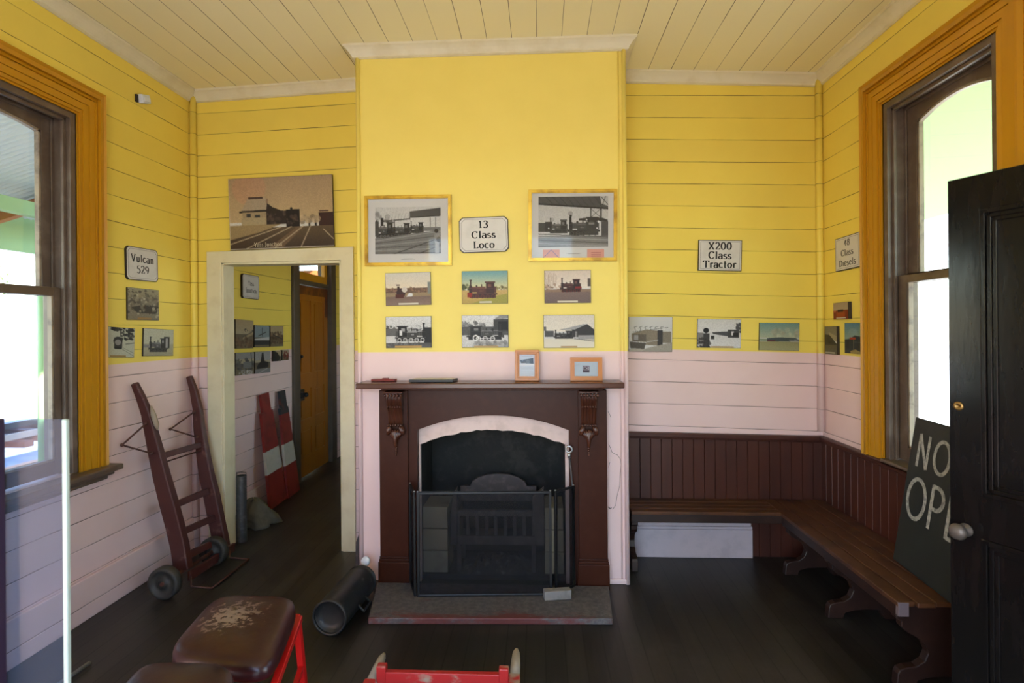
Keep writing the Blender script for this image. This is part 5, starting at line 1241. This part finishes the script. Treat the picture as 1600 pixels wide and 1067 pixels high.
# ------------------------------------------------------------------ gas cylinder lying on the floor
A = onZ(517, 962, .095); B_ = onZ(566, 905, .095); ax = (B_-A).normalized(); rc = .092; L = (B_-A).length+.06
A0 = A-ax*.02
r = root('gas_cylinder', Vector((A.x, A.y, 0)), 'dark grey metal cylinder tank lying on the floor left of the hearth', 'tank')
b = MB(); A0 = Vector((A0.x, A0.y, rc+.002)); prof = [(.0, .030), (.045, .026), (rc-.012, .022), (rc-.006, .0), (rc, .006), (rc, .03)]
for k in range(9): prof.append((rc+(.0015 if k % 3 == 1 else 0), .06+(L-.12)*k/8))
for k in range(8): a = k/7*PI/2; prof.append((rc*math.cos(a)*.999+.001, L-.06+.06*math.sin(a)))
b.lathe(A0, ax, prof, 36); b.build('tank', M['cyl'], r)
b = MB(); b.ring(A0+ax*.004, ax, rc-.004, .008, 32, 8); b.build('foot_ring', M['cyl'], r)
b = MB(); e = A0+ax*(L-.012); b.lathe(e, ax, [(.020, 0), (.020, .022), (.012, .026), (.012, .05), (.016, .052), (.016, .060), (0, .061)], 16); b.build('valve', M['steel'], r)
b = MB(); c = e+ax*.036+Vector((-.004, 0, .082)); gd = Vector((-.2, -1, .35)).normalized(); b.lathe(c-gd*.012, gd, [(0, 0), (.024, 0), (.028, .006), (.028, .018), (.024, .024), (0, .025)], 24); b.tube([e+ax*.036, c], .007, 8)
b.build('gauge', M['whiteplastic'], r, label='round pale gauge on the valve')
b = MB(); s_ = ax.cross(Vector((0, 0, 1))); 
b.tube([A0+ax*.16+s_*rc+Vector((0,0,-.01)), A0+ax*.16+s_*(rc+.03)+Vector((0,0,-.04)), A0+ax*(L-.22)+s_*(rc+.03)+Vector((0,0,-.04)), A0+ax*(L-.22)+s_*rc+Vector((0,0,-.01))], .007, 8)
b.build('side_handle', M['cyl'], r)

# ------------------------------------------------------------------ padded stools with red frames
def cushion(corners, z1, th, r):
    b = MB(); P4 = [Vector((p.x, p.y, 0)) for p in corners]      # bl, br, fr, fl seen from the camera
    n_ = 26; m_ = 8; vs = []
    def pt(u, v): return P4[0]*(1-u)*(1-v)+P4[1]*u*(1-v)+P4[2]*u*v+P4[3]*(1-u)*v
    def sq(u): return u
    c = (P4[0]+P4[1]+P4[2]+P4[3])/4
    rows = []
    # cross-section rings: superellipse outline scaled at different heights
    def ringp(scale, z, crown=False):
        out = []
        for k in range(48):
            a = 2*PI*k/48; x, y = math.cos(a), math.sin(a); p_ = 5; rr = (abs(x)**p_+abs(y)**p_)**(-1/p_)
            u, v = .5+.5*x*rr*scale, .5+.5*y*rr*scale; q = pt(u, v); out.append((q.x, q.y, z))
        return out
    lv = [(.90, 0), (.97, .012), (1.0, th*.3), (1.0, th*.55), (.975, th*.78), (.92, th*.90), (.82, th*.97), (.6, th*1.06), (.3, th*1.12), (.02, th*1.14)]
    for s_, h in lv: vs += ringp(s_, z1-th*1.1+h)
    b.add(vs, [(i*48+k, i*48+(k+1) % 48, (i+1)*48+(k+1) % 48, (i+1)*48+k) for i in range(len(lv)-1) for k in range(48)], True)
    b.add(vs, [tuple(range(47, -1, -1))])
    return b
mL, ntL, bL_ = newmat('worn maroon leather'); tcw = nd(ntL, 'ShaderNodeNewGeometry').outputs['Position']
def worn_mask(cx, cy, rad):
    sp2 = nd(ntL, 'ShaderNodeSeparateXYZ'); ntL.links.new(tcw, sp2.inputs[0])
    dx = mth(ntL, 'MULTIPLY', mth(ntL, 'SUBTRACT', sp2.outputs[0], cx), 1.0); dy = mth(ntL, 'SUBTRACT', sp2.outputs[1], cy)
    d = mth(ntL, 'SQRT', mth(ntL, 'ADD', mth(ntL, 'MULTIPLY', dx, dx), mth(ntL, 'MULTIPLY', dy, dy)))
    return mth(ntL, 'SUBTRACT', 1.0, mth(ntL, 'DIVIDE', d, rad), clamp=True)
wc = onZ(362, 962, .47)
mk = worn_mask(wc.x, wc.y, .20); nz = noise(ntL, tcw, 34, 5, .7)
f = mth(ntL, 'MULTIPLY', step(ntL, mth(ntL, 'ADD', nz, mth(ntL, 'MULTIPLY', mk, .30)), .66, .76), step(ntL, mk, .05, .3))
ntL.links.new(mixc(ntL, f, (.042, .012, .014), (.26, .19, .16)), bL_.inputs['Base Color']); bL_.inputs['Roughness'].default_value = .3
bump(ntL, bL_, noise(ntL, tcw, 18, 4), .12, .01); M['leatherworn'] = mL
def stool(px, z1, label, m):
    P4 = [onZ(x, y, z1-.03) for x, y in px]; c = (P4[0]+P4[1]+P4[2]+P4[3])/4
    r = root('padded_stool', (c.x, c.y, 0), label, 'stool', 'red framed stools with leather seats')
    cushion(P4, z1, .085, r).build('seat_cushion', m, r)
    b = MB(); zf = z1-.115; Q = [c.lerp(p, .97) for p in P4]
    for q in Q: q.z = zf
    for i in range(4): b.bar(Q[i], Q[(i+1) % 4], .028, .028)
    b.build('seat_frame', M['frame_red'], r, bevel=.004)
    for i in range(4):
        b = MB(); q = c.lerp(P4[i], .93); q.z = zf; g_ = c.lerp(P4[i], 1.06); g_.z = 0.002; b.bar(g_, q, .028, .028, (0, 1, 0)); b.build('leg', M['frame_red'], r, bevel=.004)
    for i in (1, 3):
        b = MB(); u, v = c.lerp(P4[i], 1.0), c.lerp(P4[(i+1) % 4], 1.0); u.z = v.z = .15; b.bar(u, v, .02, .02); b.build('stretcher', M['frame_red'], r)
    return r
stool([(338,930),(470,934),(424,1052),(252,1028)], .475, 'larger maroon leather stool with a scuffed top and red metal frame, left foreground', M['leatherworn'])
stool([(222,1036),(366,1040),(372,1150),(130,1146)], .545, 'nearer dark leather stool cut by the bottom edge, below the scuffed one', M['leather'])

# ------------------------------------------------------------------ red hand barrow lying on the floor in front
r = root('hand_barrow', (-.41, 2.0, 0), 'bright chipped red wooden hand barrow lying flat in the foreground, grey worn handle tips', 'hand barrow')
zb = .125
hl = onZ(600, 1022, zb); hr = onZ(807, 1015, zb)
for nm, h in (('l', hl), ('r', hr)):
    b = MB(); x = h.x; pts = [Vector((x, h.y, zb)), Vector((x-.0, h.y-.03, zb)), Vector((x, h.y-.10, zb-.002)), Vector((x, h.y-.20, zb-.006))]
    b.tube(pts, [.008, .017, .021, .023], 10); b.tube([pts[0]+Vector((0, .006, 0)), pts[0]], [.004, .008], 10)
    b.build('handle', M['worngrey'], r)
    b = MB(); b.box(x-.024, x+.024, h.y-1.25, h.y-.20, zb-.034, zb+.020); b.build('side_rail', M['redtruck'], r, bevel=.005)
cl_ = onZ(598, 1052, zb+.03); cr_ = onZ(785, 1052, zb+.03); yy = (cl_.y+cr_.y)/2
b = MB(); b.box(cl_.x+.01, cr_.x-.01, yy-.012, yy+.012, zb-.045, zb+.036); b.build('cross_board', M['redtruck'], r, bevel=.003)
for x in (cl_.x-.008, cr_.x+.005):
    b = MB(); b.box(x-.018, x+.022, yy-.016, yy+.016, zb-.05, zb+.062); b.build('end_post', M['redtruck'], r, bevel=.004)
b = MB()
for k in range(6): b.box(cl_.x+.0, cr_.x+.0, yy-.16-.15*k, yy-.03-.15*k, zb-.060, zb-.045)
b.build('deck', M['redwood'], r)
b = MB()
for x in (hl.x+.03, hr.x-.03):
    pass
for x in (hl.x, hr.x):
    b = MB(); b.lathe((x-.02+.0, yy-.78, .075), (1, 0, 0), [(0, 0), (.02, 0), (.06, .006), (.073, 0), (.074, .008), (.074, .032), (.073, .04), (.06, .034), (.02, .04), (0, .04)], 24) if 0 else b.lathe((x+(.03 if x < -.3 else -.07), yy-.55, .072), (1, 0, 0), [(0, 0), (.02, 0), (.055, .006), (.068, 0), (.07, .008), (.07, .032), (.068, .04), (.055, .034), (.02, .04), (0, .04)], 24)
    b.build('wheel', M['wheel'], r)
b = MB(); b.box(hl.x-.02, hl.x+.03, hl.y-.42, hl.y-.37, 0.001, zb-.034); b.build('foot', M['redtruck'], r); b = MB(); b.box(hr.x-.03, hr.x+.02, hr.y-.42, hr.y-.37, 0.001, zb-.034); b.build('foot', M['redtruck'], r)

# ------------------------------------------------------------------ glass display screen at left
r = root('glass_screen', (-1.3, 1.2, 0), 'free-standing blue-hazed glass screen at the left edge in front of the window', 'screen')
Yg = 1.2; xr_ = onY(107, 800, Yg).x; zg = onY(60, 655, Yg).z
b = MB(); b.box(xr_-.62, xr_-.011, Yg-.004, Yg+.004, .06, zg); b.build('glass_pane', M['screenglass'], r)
b = MB(); b.box(xr_-.011, xr_, Yg-.005, Yg+.005, .06, zg); b.build('pane_edge', M['glassedge'], r, bevel=.002)
xp = onY(-2, 800, Yg-.02).x
b = MB(); b.box(xp-.03, xp+.003, Yg-.035, Yg-.006, .03, zg+.004); b.build('post', M['purplepost'], r, bevel=.003)
b = MB(); b.box(xr_-.66, xr_+.02, Yg-.12, Yg+.12, 0.001, .03); b.box(xr_-.62, xr_, Yg-.02, Yg+.02, .03, .062); b.build('foot', M['purplepost'], r, bevel=.004)
q = onZ(140, 1036, .012)
b = MB(); b.tube([Vector((q.x, q.y, .014)), Vector((q.x-.02, q.y-.30, .014))], .009, 8)
tag(b.build('metal_rod', mat('pale grey rod', (.22, .24, .26), .5)), 'thin pale rod lying on the floor beside the glass screen at lower left', 'rod')

# ------------------------------------------------------------------ outside
b = MB(); b.box(-60, 60, -40, 70, -1.0, -.95); o = b.build('ground', M['ground']); o['kind'] = 'structure'
b = MB(); b.box(-6.3, -2.70, -6, 14, -.95, -.04); b.box(2.12, 7.0, -6, 14, -.95, -.04); b.box(-6.3, 7, -8, YF-.16, -.95, -.04); o = b.build('platform', M['plat']); o['kind'] = 'structure'
b = MB(); b.box(-6.42, -6.3, -6, 14, -.95, -.03); o = b.build('platform_edge', M['orangebrick']); o['kind'] = 'structure'
def corrugated(name, x0, z0_, x1, z1_, y0, y1, m):
    b = MB(); n_ = int((y1-y0)/.019); vs = []
    for k in range(n_+1):
        y = y0+(y1-y0)*k/n_; h = .009*math.sin(2*PI*y/.076)
        vs += [(x0, y, z0_+h), (x1, y, z1_+h), (x0, y, z0_+h+.004), (x1, y, z1_+h+.004)]
    fs = []
    for k in range(n_): a = k*4; fs += [(a, a+1, a+5, a+4), (a+2, a+6, a+7, a+3)]
    b.add(vs, fs, True); return b.build(name, m)
r = root('veranda', (-4.4, 3, 0), 'open platform veranda outside the left window with corrugated roof, orange rafters and green beams', 'veranda')
mcr, ntc, bc = newmat('translucent corrugated sheet'); bc.inputs['Base Color'].default_value = (.42, .47, .47, 1); bc.inputs['Roughness'].default_value = .4
tl = nd(ntc, 'ShaderNodeBsdfTranslucent'); tl.inputs[0].default_value = (.5, .56, .56, 1); mx = nd(ntc, 'ShaderNodeMixShader'); mx.inputs[0].default_value = .12
ntc.links.new(bc.outputs[0], mx.inputs[1]); ntc.links.new(tl.outputs[0], mx.inputs[2]); ntc.links.new(mx.outputs[0], ntc.nodes['Material Output'].inputs[0])
o = corrugated('roof_sheet', -2.7, 4.15, -6.6, 3.05, -4, 12, mcr)
o.parent = r; o.location = WL[o]-WL[r]
for xb_, zb_ in ((-4.3, 3.62), (-5.9, 3.10)):
    b = MB(); b.box(xb_-.06, xb_+.06, -4, 12, zb_-.16, zb_-.0); b.build('beam', M['outgreen'], r)
b = MB(); b.box(-6.66, -6.58, -4, 12, 2.62, 3.06); b.build('fascia', M['outgreen'], r)
for k in range(9):
    y = -3.3+1.9*k
    b = MB(); b.bar((-2.72, y, 4.02), (-6.5, y, 2.96), .08, .13); b.build('rafter', M['outorange'], r)
for k in range(5):
    y = -1.4+3.8*k
    b = MB(); b.tube([(-5.9, y, -.04), (-5.9, y, 2.95)], .06, 12)
    b.build('post', M['outgreen'], r)
    b = MB(); b.bar((-5.9, y, 2.4), (-5.1, y, 3.2), .07, .09); b.bar((-5.9, y, 2.65), (-2.72, y, 2.65), .07, .10); b.build('brace', M['outorange'], r)
# building opposite side veranda (right)
r = root('rear_veranda', (4, 2, 0), 'pale green lined veranda ceiling outside the right window', 'veranda')
b = MB(); b.hexa([(2.12,-4,3.30),(5.0,-4,2.95),(5.0,10,2.95),(2.12,10,3.30),(2.12,-4,3.33),(5.0,-4,2.98),(5.0,10,2.98),(2.12,10,3.33)]); b.build('lining', mat('fresh green lining', (.24, .42, .15), .6), r)
b = MB(); b.box(4.98, 5.05, -4, 10, 2.97, 3.06); b.build('beam', M['outgreen'], r)
for y in (-2.5, 1.2): b = MB(); b.box(4.95, 5.05, y, y+.1, -.04, 2.97); b.build('post', M['outgreen'], r)
# railway tracks, a wagon frame and trees
for i, (x, lb) in enumerate(((-8.2, 'railway track nearest the platform outside the left window'), (-12.5, 'farther railway track outside the left window'))):
    r = root('railway_track', (x, 10, -.95), lb, 'railway track', 'railway tracks outside')
    b = MB()
    for s_ in (-.72, .72): b.box(x+s_-.035, x+s_+.035, -20, 50, -.82, -.68)
    b.build('rails', M['rail'], r)
    b = MB()
    for k in range(90): y = -18+.7*k; b.box(x-1.2, x+1.2, y, y+.22, -.95, -.82)
    b.build('sleepers', M['rust'], r)
r = root('flat_wagon', (-12.5, 9, -.68), 'blue-grey flat wagon with a framed end standing on the farther track outside', 'wagon')
b = MB(); b.box(-13.6, -11.4, 4, 16, .25, .5); b.build('deck', M['bluegrey'], r)
b = MB()
for y in (4.2, 7, 10, 13, 15.8): b.box(-11.45, -11.35, y, y+.1, .5, 1.5)
b.box(-11.45, -11.35, 4.2, 15.9, 1.42, 1.5); 
for y in (4.2, 7, 10, 13): b.bar((-11.4, y, .5), (-11.4, y+2.8, 1.45), .05, .06)
b.build('side_frame', M['bluegrey'], r)
for y in (5, 6.6, 13.2, 14.8):
    b = MB(); b.lathe((-11.5, y, -.2), (1, 0, 0), [(0, 0), (.1, 0), (.42, .03), (.48, .0), (.48, .1), (0, .1)], 24); b.build('wheel', M['rail'], r)
rnd = random.Random(4)
for i, (x, y, s_, lb) in enumerate(((-30, 14, 5.0, 'large tree beyond the railway, nearest of the trees outside the left window'), (-38, 30, 6.0, 'farther tree at the end of the yard outside the left window'))):
    r = root('tree', (x, y, -.95), lb, 'tree', 'trees beyond the tracks')
    b = MB(); b.tube([(x, y, -.95), (x+.2, y, 2), (x, y+.3, 4)], [.35, .25, .15], 10); b.build('trunk', M['rust'], r)
    b = MB()
    cl = [Vector((x+rnd.gauss(0, s_*.28), y+rnd.gauss(0, s_*.28), 4.2+rnd.gauss(0, s_*.22))) for _ in range(26)]
    for k in range(5200):
        p = rnd.choice(cl)+Vector([rnd.gauss(0, .6) for _ in range(3)]); u = Vector([rnd.gauss(0, 1) for _ in range(3)]).normalized()*.16; v = u.orthogonal().normalized()*.07
        b.add([p-u, p-v, p+u, p+v], [(0, 1, 2, 3)])
    b.build('foliage', M['leaf'], r)

# ------------------------------------------------------------------ light
w = bpy.data.worlds.new('world'); SC.world = w; w.use_nodes = True; nt = w.node_tree
sky = nd(nt, 'ShaderNodeTexSky'); sky.sky_type = 'NISHITA'; sky.sun_elevation = R(58); sky.sun_rotation = R(250); sky.sun_disc = False; sky.air_density = 1.0; sky.dust_density = 1.0
bg = nt.nodes['Background']; bg.inputs[1].default_value = .20; nt.links.new(sky.outputs[0], bg.inputs[0])
sl = bpy.data.lights.new('sun', 'SUN'); sl.energy = 5.0; sl.angle = R(1); sl.color = (1, .95, .87); so = bpy.data.objects.new('sun', sl); COL.objects.link(so)
so.rotation_euler = Vector((.45, .55, .95)).to_track_quat('Z', 'Y').to_euler() ; so.location = (0, 0, 20)
so.rotation_euler = Vector((.60, -.55, .58)).to_track_quat('Z', 'Y').to_euler()
def portal(name, loc, rot, sx, sy):
    l = bpy.data.lights.new(name, 'AREA'); l.shape = 'RECTANGLE'; l.size = sx; l.size_y = sy; l.cycles.is_portal = True
    o = bpy.data.objects.new(name, l); COL.objects.link(o); o.location = loc; o.rotation_euler = rot
portal('portal_left', (XL-.2, 2.465, 1.8), (0, -PI/2, 0), 2.0, .8)
portal('portal_right', (XR+.2, 2.785, 1.84), (0, PI/2, 0), 2.0, .8)
portal('portal_right_door', (XR+.2, .76, 1.37), (0, PI/2, 0), 2.75, .92)
portal('portal_front', (-.57, YF-.2, 1.47), (PI/2, 0, 0), 2.15, 2.95)
portal('portal_passage', (.75, 5.55, 1.7), (0, PI/2, 0), 1.4, 1.1)

SC.view_settings.view_transform = 'Standard'; SC.view_settings.look = 'None'; SC.view_settings.gamma = 1; SC.view_settings.use_curve_mapping = False
SC.view_settings.exposure = 3.22
cy = SC.cycles; cy.max_bounces = 10; cy.diffuse_bounces = 7; cy.glossy_bounces = 4; cy.transparent_max_bounces = 12; cy.transmission_bounces = 6
cy.use_denoising = True; cy.sample_clamp_indirect = 8; cy.caustics_reflective = False; cy.caustics_refractive = False
